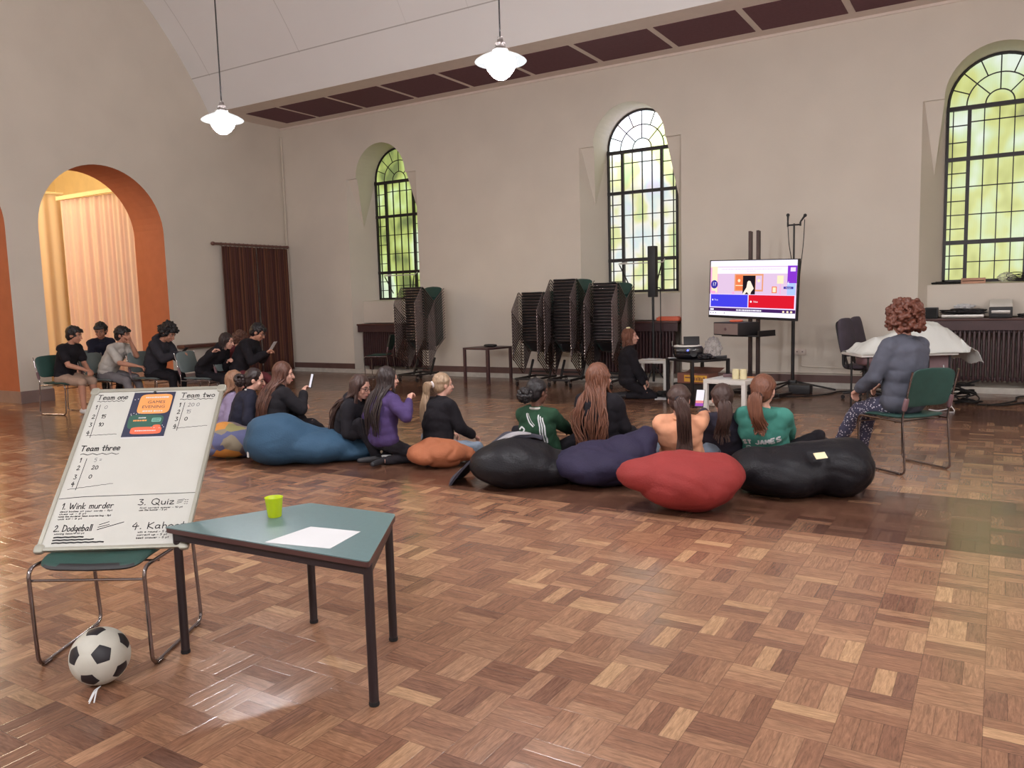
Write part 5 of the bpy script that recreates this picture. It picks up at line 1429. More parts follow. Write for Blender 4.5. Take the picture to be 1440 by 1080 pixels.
def person(name_label, x, y, face_deg, s=1.0, pz=.10, lean=5, curl=10, neck=-5, twist=0, head=(0, 0, 0),
           handL=None, handR=None, footL=None, footR=None, kneeL=(0, .6, .8), kneeR=(0, .6, .8), elbL=(-.6, -.6, -.6), elbR=(.6, -.6, -.6),
           skin_='skin_fair', top='black', sleeve=1.0, bottom='darktrouser', trouser=1.0, shoes='shoeblack', hair=('short', 'black'), collar=None, hood=None,
           fat=1.0, glasses=False, hem=0.0, hs=1.08, seed=1, extra=None, gripL=.5, gripR=.5, headdir=None):
    """x, y: spot on the floor below the pelvis; face_deg: heading, 0 = towards +Y, counter-clockwise. Local axes: x right, y forward, z up."""
    root = thing('person', name_label, 'person', (x, y, 0), R(face_deg))
    rnd = random.Random(seed)
    S = lambda p: V(p) * s
    def tilt(a): return rotx(-R(a))                    # positive leans forward
    H = V((0, 0, pz))
    Mt = rotz(R(twist))
    d1, d2, d3 = tilt(lean * .6) @ V((0, 0, 1)), tilt(lean) @ V((0, 0, 1)), tilt(lean + curl) @ V((0, 0, 1))
    W = H + d1 * .10 * s; Cc = W + d2 * .20 * s; NB = Cc + d3 * .20 * s
    dn = tilt(lean + curl + neck) @ V((0, 0, 1))
    Rt = tilt(lean) ; Rc = tilt(lean + curl) @ Mt
    HB = NB + dn * .085 * s
    Mh = rotz(R(head[0])) @ tilt(head[1]) @ roty(R(head[2]))
    Hc = HB + Mh @ (V((0, .012, .085)) * s * hs)
    s0 = s; sh0 = s * hs
    hp = lambda p: Hc + Mh @ (V(p) * sh0)
    shL = NB + Rc @ S((-.155 * (.5 + .5 * fat), 0, -.045)); shR = NB + Rc @ S((.155 * (.5 + .5 * fat), 0, -.045))
    ua, fa = .265 * s, .235 * s
    if handL is None: handL = (-.14, .26, pz / s + .14)
    if handR is None: handR = (.14, .26, pz / s + .14)
    wL, wR = S(handL), S(handR)
    eL, wL = ik(shL, wL, ua, fa, V(elbL)); eR, wR = ik(shR, wR, ua, fa, V(elbR))
    hpL, hpR = H + S((-.088, .0, -.01)), H + S((.088, .0, -.01))
    th, sh = .41 * s, .40 * s
    if footL is None: footL = (-.12, .45, .07)
    if footR is None: footR = (.12, .45, .07)
    kL, aL = ik(hpL, S(footL), th, sh, V(kneeL)); kR, aR = ik(hpR, S(footR), th, sh, V(kneeR))

    # ---- continuous body
    b = MB()
    b.ell(H + d1 * .02 * s, (.150 * s * fat, .105 * s * fat, .115 * s), Rt)
    b.ell(W + d2 * .06 * s, (.128 * s * fat, .092 * s * fat, .13 * s), Rt)
    b.ell(Cc + d3 * .03 * s, (.142 * s * fat, .100 * s * fat, .15 * s), Rc)
    b.cone(shL, shR, .052 * s, .052 * s)
    for q in (shL, shR): b.cone(NB + dn * .01 * s, q, .052 * s, .045 * s)
    b.cone(NB - dn * .03 * s, HB + Mh @ S((0, 0, .04)), .054 * s, .050 * s)
    b.ell(hp((0, -.012, .022)), (.074 * sh0, .092 * sh0, .092 * sh0), Mh)
    b.ell(hp((0, .026, -.040)), (.056 * sh0, .060 * sh0, .068 * sh0), Mh)
    b.ell(hp((0, .055, -.088)), (.026 * sh0, .022 * sh0, .020 * sh0), Mh)
    b.ell(hp((0, .058, .022)), (.058 * sh0, .022 * sh0, .030 * sh0), Mh)
    b.cone(hp((0, .080, .012)), hp((0, .103, -.030)), .009 * sh0, .013 * sh0, 8)
    for q in (-1, 1):
        b.ell(hp((q * .074, -.005, -.008)), (.011 * sh0, .021 * sh0, .031 * sh0), Mh @ rotz(q * .35))
        b.ell(hp((q * .040, .058, -.030)), (.022 * sh0, .018 * sh0, .022 * sh0), Mh)
    b.ell(hp((0, .080, -.062)), (.024 * sh0, .012 * sh0, .012 * sh0), Mh)
    for a_, e_, w_ in ((shL, eL, wL), (shR, eR, wR)):
        b.cone(a_, e_, .046 * s * fat, .037 * s); b.cone(e_, e_ + (w_ - e_) * .35, .038 * s, .037 * s); b.cone(e_ + (w_ - e_) * .35, w_, .037 * s, .024 * s)
    for a_, k_, f_ in ((hpL, kL, aL), (hpR, kR, aR)):
        b.cone(a_, k_, .078 * s * fat, .053 * s); b.cone(k_, k_ + (f_ - k_) * .35, .052 * s, .050 * s); b.cone(k_ + (f_ - k_) * .35, f_, .050 * s, .033 * s)
    feet = []
    for k_, f_, sd in ((kL, aL, -1), (kR, aR, 1)):
        shin = (f_ - k_).normalized()
        fw_ = V((sd * .15, 1, 0)).normalized()
        if f_.y < H.y + .05 * s: fw_ = V((0, -1, 0))               # kneeling: toes point back
        fwd_ = (fw_ - shin * fw_.dot(shin) * .75).normalized()
        heel, toe = f_ + shin * .03 * s - fwd_ * .045 * s, f_ + shin * .045 * s + fwd_ * .155 * s
        heel.z = max(heel.z, .035 * s); toe.z = max(toe.z, .028 * s)
        b.cone(f_, heel, .034 * s, .030 * s); b.cone(heel, toe, .032 * s, .026 * s, 10); feet.append((f_, heel, toe))
    # hands: palm, four unequal fingers, thumb
    hands = []
    for e_, w_, sd, grip in ((eL, wL, -1, gripL), (eR, wR, 1, gripR)):
        f1 = (w_ - e_).normalized()
        inn = V((-sd, 0, 0)) - f1 * f1.dot(V((-sd, 0, 0)))         # towards the thumb side
        inn = inn.normalized() if inn.length > .1 else V((0, 0, 1))
        pal = f1.cross(inn) * sd                                    # palm normal
        if pal.z > 0 and abs(pal.z) > .3: pal = -pal; 
        side = inn
        kn = []
        for i, (off, ln) in enumerate(((.026, .070), (.009, .078), (-.009, .072), (-.026, .056))):
            base = w_ + f1 * .085 * s + side * off * s
            b.cone(w_ + f1 * .012 * s + side * off * .55 * s, base, .0155 * s, .0135 * s, 8)
            a1 = .35 + .75 * grip; a2 = a1 + .5 + .7 * grip
            g1 = f1 * math.cos(a1) + pal * math.sin(a1); g2 = f1 * math.cos(a2) + pal * math.sin(a2)
            p1 = base + g1 * ln * .55 * s; p2 = p1 + g2 * ln * .45 * s
            b.cone(base, p1, .0105 * s, .0095 * s, 8); b.cone(p1, p2, .0095 * s, .0080 * s, 8)
        tb = w_ + f1 * .028 * s + side * .026 * s
        t1 = tb + (f1 * .55 + side * .65 + pal * .35).normalized() * .038 * s; t2 = t1 + (f1 * .85 + side * .05 + pal * .5).normalized() * .028 * s
        b.cone(tb, t1, .0135 * s, .011 * s, 8); b.cone(t1, t2, .011 * s, .009 * s, 8)
        hands.append((w_ + f1 * .09 * s + pal * .028 * s, f1, pal, side))
    me = remesh(b, .0065, 3, .5, flatz=.002)
    mlink('body', me, M[skin_], root)

    # ---- clothes follow the body
    def grow(r): return r * s
    if top:
        g = MB(); t = .014
        k = 1.0 if sleeve <= .6 else 1.10                           # sweatshirts hang looser than t-shirts
        g.ell(H + d1 * (.035 - hem) * s, (grow((.160 * fat + t) * k), grow((.110 * fat + t) * k), grow(.105)), Rt)
        g.ell(W + d2 * .02 * s, (grow((.154 * fat + t) * k), grow((.106 * fat + t) * k), grow(.14)), Rt)
        g.ell(W + d2 * .12 * s, (grow((.150 * fat + t) * k), grow((.106 * fat + t) * k), grow(.15)), Rt)
        g.ell(Cc + d3 * .03 * s, (grow((.152 * fat + t) * k), grow((.108 * fat + t) * k), grow(.160)), Rc)
        g.cone(shL, shR, grow(.066), grow(.066))
        g.ell(Cc + d3 * .115 * s, (grow((.162 * fat + t) * k), grow(.114 * fat + t), grow(.100)), Rc)
        for q in (shL, shR): g.cone(NB - dn * .006 * s, q, grow(.062), grow(.066))
        for a_, e_, w_ in ((shL, eL, wL), (shR, eR, wR)):
            if sleeve <= .6:
                m_ = a_ + (e_ - a_) * (sleeve / .6 * .85)
                g.cone(a_, m_, grow(.062 * fat), grow(.058))
            else:
                g.cone(a_, e_, grow(.069 * fat), grow(.060)); m_ = e_ + (w_ - e_) * min(.93, (sleeve - .6) / .4 * .93)
                g.cone(e_, m_, grow(.060), grow(.045)); 
                if sleeve > .9: g.cone(m_ - (w_ - e_).normalized() * .02 * s, m_, grow(.046), grow(.036))
        if hood:
            hq = NB + Rc @ S((0, -.085, .005))
            g.ell(hq, (grow(.115), grow(.05), grow(.075)), Rc @ rotx(R(20)))
            for q in (-1, 1): g.cone(NB + Rc @ S((q * .09, -.05, .01)), NB + Rc @ S((q * .05, .07, -.02)), grow(.032), grow(.026))
        else:
            g.cone(NB - dn * .03 * s, NB + dn * .012 * s, grow(.066), grow(.060))
        me = remesh(g, .010, 16, .5, noise_amp=.030 * s, noise_scale=6.5 / s, nstretch=(1, 1, 1), detail=3, flatz=.004, ridge=True)
        topo = mlink('hooded_top' if hood else ('t_shirt' if sleeve <= .6 else 'sweatshirt'), me, M[top], root)
        if collar:
            c_ = MB(); ring = [NB + dn * .020 * s + (Rc @ V((math.cos(a) * .060 * s, math.sin(a) * .060 * s, -.006 * math.sin(a)))) for a in [2 * PI * i / 24 for i in range(24)]]
            c_.tube(ring, .013 * s, n=8, closed=True); c_.build('collar', M[collar], root)
    else: topo = None
    if bottom:
        g = MB(); t = .010
        g.ell(H + d1 * .015 * s, (grow(.152 * fat + t), grow(.106 * fat + t), grow(.115)), Rt)
        for a_, k_, f_ in ((hpL, kL, aL), (hpR, kR, aR)):
            if trouser <= .55:
                g.cone(a_, a_ + (k_ - a_) * (trouser / .55), grow(.090 * fat), grow(.070))
            else:
                g.cone(a_, k_, grow(.088 * fat), grow(.064)); m_ = k_ + (f_ - k_) * min(.95, (trouser - .55) / .45 * .95)
                g.cone(k_, m_, grow(.064), grow(.050))
        me = remesh(g, .011, 5, .5, noise_amp=.012 * s, noise_scale=9 / s, flatz=.004)
        mlink('shorts' if trouser <= .6 else 'trousers', me, M[bottom], root)
    if shoes:
        for f_, heel, toe in feet:
            g = MB(); g.cone(heel, heel + (toe - heel) * .5, grow(.039), grow(.037), 12); g.cone(heel + (toe - heel) * .5, toe, grow(.038), grow(.030), 12); g.cone(f_ + (heel - f_) * .3, heel, grow(.040), grow(.038))
            mlink('shoe', remesh(g, .009, 4, .5, flatz=.001), M[shoes], root)

    # ---- face
    s = sh0
    for q in (-1, 1):
        e = MB(); e.ell(hp((q * .030, .0745, .004)), (.0115 * s, .008 * s, .0065 * s), Mh, nu=12, nv=8); eo = e.build('eye', M['eyewhite'], root)
        e = MB(); e.ell(hp((q * .030, .0810, .004)), (.006 * s, .003 * s, .006 * s), Mh, nu=10, nv=6); e.build('iris', M['hair_black'], eo)
        e = MB(); e.tube([hp((q * .014, .0825, .022)), hp((q * .030, .081, .028)), hp((q * .046, .070, .023))], .0042 * s, n=6); e.build('eyebrow', M['hair_' + hair[1]] if hair[1] != 'blonde' else M['hair_brown'], root)
    e = MB(); e.tube([hp((-.022, .083, -.062)), hp((-.008, .0925, -.059)), hp((.008, .0925, -.059)), hp((.022, .083, -.062))], [.003 * s, .006 * s, .006 * s, .003 * s], n=8); e.build('lips', M['lips'], root)
    if glasses:
        e = MB()
        for q in (-1, 1):
            e.tube([hp((q * .033 + .023 * math.cos(a), .092, .003 + .018 * math.sin(a))) for a in [2 * PI * i / 16 for i in range(16)]], .0024 * s, n=5, closed=True)
            e.tube([hp((q * .056, .090, .006)), hp((q * .078, .0, .008))], .0024 * s, n=5)
        e.tube([hp((-.010, .094, .006)), hp((.010, .094, .006))], .0024 * s, n=5)
        e.build('glasses', M['glasses'], root)

    # ---- hair
    style, hc = hair; hm = M['hair_' + hc]
    g = MB()
    def cap(gr, front=.0):
        g.ell(hp((0, -.026, .030)), ((.078 + gr) * s, (.088 + gr) * s, (.090 + gr) * s), Mh)
        g.ell(hp((0, -.050, -.010)), ((.072 + gr) * s, (.058 + gr * .6) * s, (.075 + gr) * s), Mh)
    def strand(p, r0, r1, n=6): 
        q = catmull(p, 5); L = len(q)
        return q, [r0 + (r1 - r0) * (i / (L - 1)) ** 1.5 for i in range(L)]
    down = V((0, 0, -1))
    if style == 'short':
        cap(.010)
        for i in range(46):
            a = rnd.uniform(0, 2 * PI); z_ = rnd.uniform(.02, .12)
            r_ = .088 * math.sqrt(max(.05, 1 - (z_ / .128) ** 2)); px_, py_ = r_ * math.sin(a), -.020 + r_ * 1.12 * math.cos(a)
            if py_ > .03 and z_ < .060: continue
            g.cone(hp((px_, py_, z_)), hp((px_ * 1.05, py_ + .022, z_ - .008)), .014 * s, .009 * s, 8)
        for i in range(7):
            g.cone(hp((-.055 + .018 * i, .060, .080)), hp((-.058 + .019 * i + rnd.uniform(-.006, .006), .083, .052 + rnd.uniform(-.008, .01))), .015 * s, .008 * s, 8)
        me = remesh(g, .007, 3, .5, noise_amp=.008 * s, noise_scale=26 / s)
        mlink('hair', me, hm, root)
    elif style in ('curly', 'bigcurly'):
        big = style == 'bigcurly'
        cap(.020 if big else .012)
        for i in range(210 if big else 150):
            a = rnd.uniform(0, 2 * PI); z_ = rnd.uniform(-.085 if big else -.035, .132)
            r_ = (.105 if big else .092) * math.sqrt(max(.06, 1 - (max(z_, 0) / .142) ** 2)); px_, py_ = r_ * math.sin(a), -.024 + r_ * 1.05 * math.cos(a)
            if py_ > .028 and z_ < .062: continue
            k_ = rnd.uniform(.96, 1.20 if big else 1.12)
            g.ell(hp((px_ * k_, py_ * k_, z_ * (k_ if z_ > 0 else 1))), rnd.uniform(.014, .026) * s, nu=10, nv=7)
        if not big:
            for i in range(9): g.ell(hp((-.06 + .015 * i, .075, .070 + rnd.uniform(-.012, .012))), .018 * s, nu=10, nv=7)
        me = remesh(g, .0065, 1, .4, noise_amp=.012 * s, noise_scale=34 / s)
        mlink('hair', me, hm, root)
    elif style in ('long', 'bob', 'longwavy'):
        cap(.011)
        me = remesh(g, .008, 4, .5, noise_amp=.004 * s, noise_scale=26 / s); ho = mlink('hair', me, hm, root)
        g = MB()
        Ln = {'long': .40, 'bob': .17, 'longwavy': .42}[style]
        nst = 170 if style != 'bob' else 120
        back = Rc @ V((0, -1, 0)); 
        for i in range(nst):
            a = rnd.uniform(-1, 1); a = math.copysign(abs(a) ** .8, a) * R(150)  # 0 = back of the head
            sx_, sy_ = math.sin(a), -math.cos(a)
            p0 = (sx_ * .055, -.02 + sy_ * .060, .108 - .02 * rnd.random())
            p1 = (sx_ * .094, -.016 + sy_ * .098, .040)
            p2 = (sx_ * .092, -.016 + sy_ * .094, -.060)
            if sy_ > .45: continue
            wv = (.014 if style == 'longwavy' else .006)
            P0, P1, P2 = hp(p0), hp(p1), hp(p2)
            ln = Ln * rnd.uniform(.72, 1.0) * (1 if abs(a) < 1.9 else .85)
            # drop behind the shoulders along the back
            lat = Rc @ V((sx_, 0, 0))
            P3 = NB + Rc @ S((sx_ * rnd.uniform(.085, .115), -.085 - .045 * rnd.random() if sy_ < .2 else .05, -.03))
            P4 = P3 - d3 * ln * .5 * s + back * .030 * s + lat * (rnd.uniform(-.03, .03) + (.035 if style == 'longwavy' else 0)) * s
            P5 = P3 - d3 * ln * .72 * s - V((0, 0, .30 * ln * s)) + back * .015 * s + lat * rnd.uniform(-.04, .03) * s
            if style == 'bob': pts = [P0, P1, P2, P2 + V((0, 0, -1)) * (.02 + .05 * rnd.random()) * s + Mh @ V((sx_ * .006, sy_ * .006, 0))]
            else: pts = [P0, P1, P2, P3, P4, P5]
            q = catmull(pts, 6); L = len(q); ph = rnd.uniform(0, 6.28)
            q = [p + (lat * math.sin(j * .7 + ph) + back * math.cos(j * .6 + ph) * .5) * wv * s * min(1, j / 10) for j, p in enumerate(q)]
            r0 = rnd.uniform(.006, .0105) * s
            g.tube(q, [r0 * (1 - .75 * (j / (L - 1)) ** 2) for j in range(L)], n=6)
        g.build('hair_lengths', hm, ho, ang=80)
    elif style in ('ponytail', 'lowtail', 'bun'):
        cap(.008)
        for i in range(60):
            a = rnd.uniform(-1, 1) * R(165); sx_, sy_ = math.sin(a), -math.cos(a)
            tz = .0 if style == 'ponytail' else -.045
            q = catmull([hp((sx_ * .050, -.01 - .055 * math.cos(a), .108)), hp((sx_ * .090, -.024 + sy_ * .088, .035)), hp((sx_ * .030, -.110, tz))], 5)
            if sy_ > .5: continue
            g.tube(q, .006 * s, n=6)
        me = remesh(g, .007, 2, .5, noise_amp=.003 * s, noise_scale=40 / s); ho = mlink('hair', me, hm, root)
        tz = .0 if style == 'ponytail' else -.045
        g = MB(); root_p = hp((0, -.118, tz)); back = Rc @ V((0, -1, 0))
        if style != 'bun':
            Ln = extra.get('len', .30 if style == 'ponytail' else .24) if extra else .24
            off = extra.get('tail', (0, 0)) if extra else (0, 0)
            for i in range(70):
                ja = rnd.uniform(0, 2 * PI); jr = .032 * math.sqrt(rnd.random())
                lat = V((math.cos(ja) * jr, 0, math.sin(ja) * jr)) * s
                e1 = root_p + Mh @ S((off[0] * .3, -.05, -.02)) + lat * 1.4
                e2 = root_p + Mh @ S((off[0] * .7, -.045, -.12)) + lat * 1.6
                e3 = NB + Rc @ S((off[0], -.135, -.10 if Ln > .2 else -.045)) + lat * 1.6
                e4 = e3 + V((0, -.01, -1)) * max(.03, Ln - .12) * rnd.uniform(.6, 1) * s + lat * .6
                q = catmull([root_p + lat * .4, e1, e2, e3, e4], 6); L = len(q); ph = rnd.uniform(0, 6)
                q = [p + V((math.sin(j * .5 + ph), 0, 0)) * .004 * s for j, p in enumerate(q)]
                g.tube(q, [.0095 * s * (1 - .6 * (j / (L - 1)) ** 2) for j in range(L)], n=6)
        else:
            for i in range(60):
                v_ = V((rnd.gauss(0, 1), rnd.gauss(0, 1), rnd.gauss(0, 1))).normalized() * .055
                g.ell(root_p + Mh @ S((v_.x, v_.y - .035, v_.z + .01)), .022 * s, nu=10, nv=7)
        g.build('ponytail' if style != 'bun' else 'bun', hm, ho, ang=80)
        g = MB(); c0 = hp((0, -.122, tz)); ax = (Mh @ V((0, -1, -.3))).normalized(); u_ = ax.orthogonal().normalized(); v_ = ax.cross(u_)
        g.tube([c0 + (u_ * math.cos(t_) + v_ * math.sin(t_)) * .026 * s for t_ in [2 * PI * i / 18 for i in range(18)]], .010 * s, n=8, closed=True)
        g.build('hair_band', M[extra.get('band', 'band')] if extra else M['band'], ho)
    return dict(root=root, hands=hands, top=topo, NB=NB, Rc=Rc, hp=hp, Mh=Mh, Cc=Cc, s=s0, H=H, wL=wL, wR=wR)

def to_world(P, p):
    return Matrix.Translation(P['root'].location) @ Matrix.Rotation(P['root'].rotation_euler.z, 4, 'Z') @ V(p)
def towards(x, y, tx, ty): return math.degrees(-math.atan2(tx - x, ty - y))

def stick_on(P, garment, items, name, mats, lift=.004):
    """project flat artwork onto the back of a garment. items: (pts2d list, mat index); x right, y up about the point Cc"""
    me = garment.data
    bvh = BVHTree.FromPolygons([v.co for v in me.vertices], [p.vertices[:] for p in me.polygons])
    Rc = P['Rc']; bmx = MB()
    nb = Rc @ V((0, -1, 0))
    for quad, mi in items:
        pts = []
        for (u, v) in quad:
            o = P['Cc'] + Rc @ V((u, -.6, v)); hit = bvh.ray_cast(o, -nb, 1.2)
            if hit[0] is None: pts = None; break
            pts.append(hit[0] + nb * lift)
        if pts: bmx.face(pts, mi)
    return bmx.build(name, mats, P['root'], smooth=False, recalc=False)
def stroke_quads(pts, w, mi=0):
    out = []
    for (x0, y0), (x1, y1) in zip(pts, pts[1:]):
        n_ = max(1, int(math.hypot(x1 - x0, y1 - y0) / .02))
        d = V((x1 - x0, y1 - y0, 0)); nn = V((-d.y, d.x, 0)).normalized() * w / 2
        for k in range(n_):
            a = V((x0, y0, 0)) + d * (k / n_); c = V((x0, y0, 0)) + d * ((k + 1) / n_)
            out.append(([(a.x + nn.x, a.y + nn.y), (a.x - nn.x, a.y - nn.y), (c.x - nn.x, c.y - nn.y), (c.x + nn.x, c.y + nn.y)], mi))
    return out
# ---- the row on chairs by the arch
CHR = dict(pz=.535, footL=(-.11, .42, .075), footR=(.11, .42, .075))
p = person('boy in black t-shirt and beige shorts sitting on the green chair by the arch', -11.77, 6.57, -76, s=.98, lean=14, curl=14, neck=4, head=(18, 12, 0), handL=(-.03, .42, .66), handR=(.05, .44, .66),
           skin_='skin_tan', top='black', sleeve=.45, bottom='beige', trouser=.55, shoes='shoewhite', hair=('short', 'black'), seed=2, **CHR)
p = person('boy in navy polo sitting in front of the lit arch, looking down', -12.47, 7.55, -100, s=1.0, lean=8, curl=14, neck=6, head=(-38, 20, 0), handL=(-.06, .34, .64), handR=(.06, .34, .64),
           skin_='skin_olive', top='navy', sleeve=.5, bottom='darktrouser', hair=('short', 'black'), collar='charcoal', seed=3, **CHR)
p = person('boy in white t-shirt and grey joggers leaning forward, hand at his mouth', -11.59, 7.12, -72, s=1.0, lean=30, curl=10, neck=-14, head=(10, 6, 0), handL=(.01, .46, 1.005), handR=(.10, .60, .66), elbL=(-.2, .6, -1),
           skin_='skin_tan', top='whitetee', sleeve=.5, bottom='greysweat', shoes='shoewhite', hair=('short', 'black'), seed=4, gripL=.8, pz=.535, footL=(-.13, .52, .075), footR=(.13, .56, .075))
P4 = person('curly-haired boy in black hooded jacket bent over a phone', -11.01, 7.52, -76, s=1.0, hs=1.15, lean=14, curl=18, neck=12, head=(8, 34, 0), handL=(-.02, .50, .82), handR=(.08, .52, .82), elbL=(-.5, -.3, -1), elbR=(.5, -.3, -1),
           skin_='skin_tan', top='charcoal', bottom='black', hair=('curly', 'black'), hood=True, seed=5, **CHR)
q = to_world(P4, V((.03, .60, .87)))
b = MB(); b.box((0, 0, 0), (.075, .15, .009), bev=.004); ph = b.build('phone', M['blackplastic']); ph.location = q; ph.rotation_euler = (R(40), 0, R(-76)); tag(ph, 'black phone in the hands of the curly-haired boy', 'phone')
b = MB(); b.box((0, 0, .0052), (.066, .138, .0008)); b.build('screen', emat('phone_screen_dim', (120, 130, 150), .6), ph)
p = person('girl with dark bobbed hair in black, slumped forward by the wall shelf', -10.16, 7.75, -70, s=.93, lean=44, curl=14, neck=-18, head=(8, 14, 0), handL=(.02, .46, .74), handR=(.28, .34, .90),
           skin_='skin_fair', top='black', bottom='black', hair=('bob', 'darkbrown'), hood=True, seed=6, **CHR)
p = person('brown-haired person half hidden behind the row, in front of the brown curtain', -10.65, 8.57, -82, s=.94, lean=26, curl=12, neck=0, head=(-10, 26, 0), skin_='skin_fair', top='maroon', bottom='darktrouser', hair=('curly', 'auburn'), seed=7,
           pz=.42, footL=(-.11, .42, .075), footR=(.11, .42, .075))
P6 = person('boy with black hair, black top and maroon trousers reading by the curtain', -9.77, 8.07, -66, s=1.0, lean=24, curl=14, neck=2, head=(8, 30, 0), handL=(-.02, .46, .80), handR=(.10, .48, .80), elbL=(-.5, -.3, -1), elbR=(.5, -.3, -1),
           skin_='skin_tan', top='black', bottom='maroon', hair=('short', 'black'), glasses=True, seed=8, pz=.535, footL=(-.13, .60, .075), footR=(.13, .66, .075))
q = to_world(P6, V((.04, .58, .90)))
b = MB(); b.box((0, 0, 0), (.12, .16, .003)); o = b.build('booklet', M['paper']); o.location = q; o.rotation_euler = (R(55), 0, R(-66)); tag(o, 'white booklet held by the boy in maroon trousers', 'booklet')

# ---- the group on the floor, left
TVP = (-3.0, 11.5)
FL = dict(footL=(-.16, .42, .06), footR=(.16, .42, .06), kneeL=(-.7, .3, .5), kneeR=(.7, .3, .5))
def fdir(x, y, k=0): return towards(x, y, *TVP) + k
p = person('girl with long light brown hair in a lilac top, farthest left on the floor', -7.19, 5.68, fdir(-7.02, 5.78), s=.86, pz=.13, lean=12, curl=12, hs=1.12, neck=-4, head=(-6, 8, 0), top='lilac', bottom='jeans', hair=('long', 'lightbrown'), seed=11, **FL)
p = person('dark-haired girl in navy with a tied-back bun, in front of the patchwork beanbag', -6.75, 5.53, fdir(-6.6, 5.62), s=.90, pz=.16, lean=12, curl=14, neck=2, head=(-20, 14, 0), top='navy', bottom='darktrouser', hair=('bun', 'darkbrown'), collar='whitetee', seed=12, extra={}, **FL)
P9 = person('girl with long auburn hair in black sitting on the blue beanbag', -6.26, 5.55, fdir(-5.98, 5.72, 5), s=.90, pz=.22, lean=8, curl=12, neck=0, head=(-18, 10, 0), handR=(.10, .34, .66), handL=(-.1, .34, .5), top='blackknit', bottom='black', hair=('long', 'auburn'), seed=13, fat=1.1,
           footL=(-.14, .62, .06), footR=(.2, .68, .06), kneeL=(-.3, .2, 1), kneeR=(.3, .2, 1))
q = to_world(P9, V((.09, .40, .72)))
b = MB(); b.box((0, 0, 0), (.075, .009, .15), bev=.004); ph = b.build('phone', M['blackplastic']); ph.location = q; ph.rotation_euler = (R(-15), 0, R(fdir(-5.98, 5.72))); tag(ph, 'phone with a lit screen held by the auburn-haired girl', 'phone')
b = MB(); b.box((0, -.0052, 0), (.066, .0008, .138)); b.build('screen', emat('phone_screen_lit', (232, 226, 236), 1.1), ph)
p = person('girl with glasses in a black hoodie, profile turned right beside the blue beanbag', -5.39, 5.67, -78, s=.90, pz=.13, lean=14, curl=14, neck=-4, head=(-6, 14, 0), top='black', bottom='black', hair=('long', 'brown'), hood=True, glasses=True, seed=14, shoes='shoewhite',
           footL=(-.10, .50, .06), footR=(.14, .46, .06), kneeL=(-.2, .2, 1), kneeR=(.2, .2, 1), handL=(-.05, .36, .30), handR=(.08, .36, .28))
p = person('girl with long dark hair in a purple sweatshirt kneeling, hand raised', -4.86, 5.61, fdir(-4.78, 5.66, -2), s=.86, pz=.22, lean=4, curl=8, neck=0, head=(-8, 4, 0), handR=(.24, .20, .56 / .88 * 1.0 + .06), handL=(-.22, .16, .36), elbR=(.8, -.3, -.8), top='purple', bottom='darktrouser', hair=('long', 'darkbrown'), seed=15,
           footL=(-.08, -.04, .055), footR=(.08, -.04, .055), kneeL=(-.2, 1, 0), kneeR=(.2, 1, 0), gripR=.9, fat=1.05)
p = person('girl with a blonde ponytail in a black sweatshirt sitting in front of the orange cushion', -4.59, 6.09, fdir(-4.42, 6.2, -4), s=.88, pz=.11, lean=3, curl=12, neck=-2, head=(-14, 4, 0), handR=(.2, .34, .22), handL=(-.18, .3, .22), top='black', bottom='jeans', hair=('ponytail', 'blonde'), seed=16, fat=1.12, extra={'tail': (-.10, 0), 'band': 'scrunchie'},
           footL=(-.12, .34, .05), footR=(.05, .36, .05), kneeL=(-1, .3, .1), kneeR=(1, .3, .1))
# ---- right-hand group
P13 = person('child with dark curly hair in a green tracksuit top with white stripes', -3.43, 6.11, fdir(-3.34, 6.02, 10), s=.88, pz=.13, lean=-34, curl=28, hs=1.12, neck=6, head=(-22, 8, 0), handR=(.18, .34, .30), skin_='skin_brown', top='green', bottom='black', hair=('bun', 'black'), collar='whitetee', seed=17, extra={}, **FL)
p = person('girl with long red-brown wavy hair and glasses in black on the purple beanbag', -2.95, 6.26, fdir(-2.88, 6.3, -2), s=.92, pz=.18, lean=-8, curl=14, hs=1.12, neck=0, head=(-30, 4, 0), top='black', bottom='black', hair=('longwavy', 'redbrown'), glasses=True, seed=18, fat=1.1,
           footL=(-.14, .66, .06), footR=(.16, .7, .06), kneeL=(-.2, .2, 1), kneeR=(.2, .2, 1))
P15 = person('girl with a long brown ponytail in a peach top behind the red beanbag', -2.24, 6.37, fdir(-2.14, 6.22, 4), s=.90, pz=.10, lean=-40, curl=22, hs=1.14, neck=2, head=(6, 4, 0), top='peach', collar='peach', bottom='jeans', hair=('ponytail', 'brown'), seed=19, fat=1.1, extra={'tail': (.05, 0)}, handR=(.20, .40, .52), **FL)
P16 = person('girl with brown low ponytail in a dark slate top between peach and teal tops', -2.00, 6.73, fdir(-1.84, 6.62, 2), s=.88, pz=.09, lean=-42, curl=24, hs=1.16, neck=6, head=(8, 10, 0), top='slate', bottom='black', hair=('lowtail', 'brown'), seed=20, fat=1.05, extra={'len': .19}, handL=(-.20, .36, .52), handR=(.12, .32, .3), elbL=(-.5, -.2, -.9), **FL)
P17 = person('girl with a red-brown ponytail in a teal lettered sweatshirt', -1.61, 6.68, fdir(-1.36, 6.62, -16), s=.95, pz=.12, lean=-38, curl=24, hs=1.14, neck=2, head=(-8, 6, 0), top='teal', bottom='black', hair=('lowtail', 'redbrown'), hood=True, seed=21, fat=1.12, extra={'len': .15}, **FL)
q = to_world(P16, V((-.215, .44, .545)))
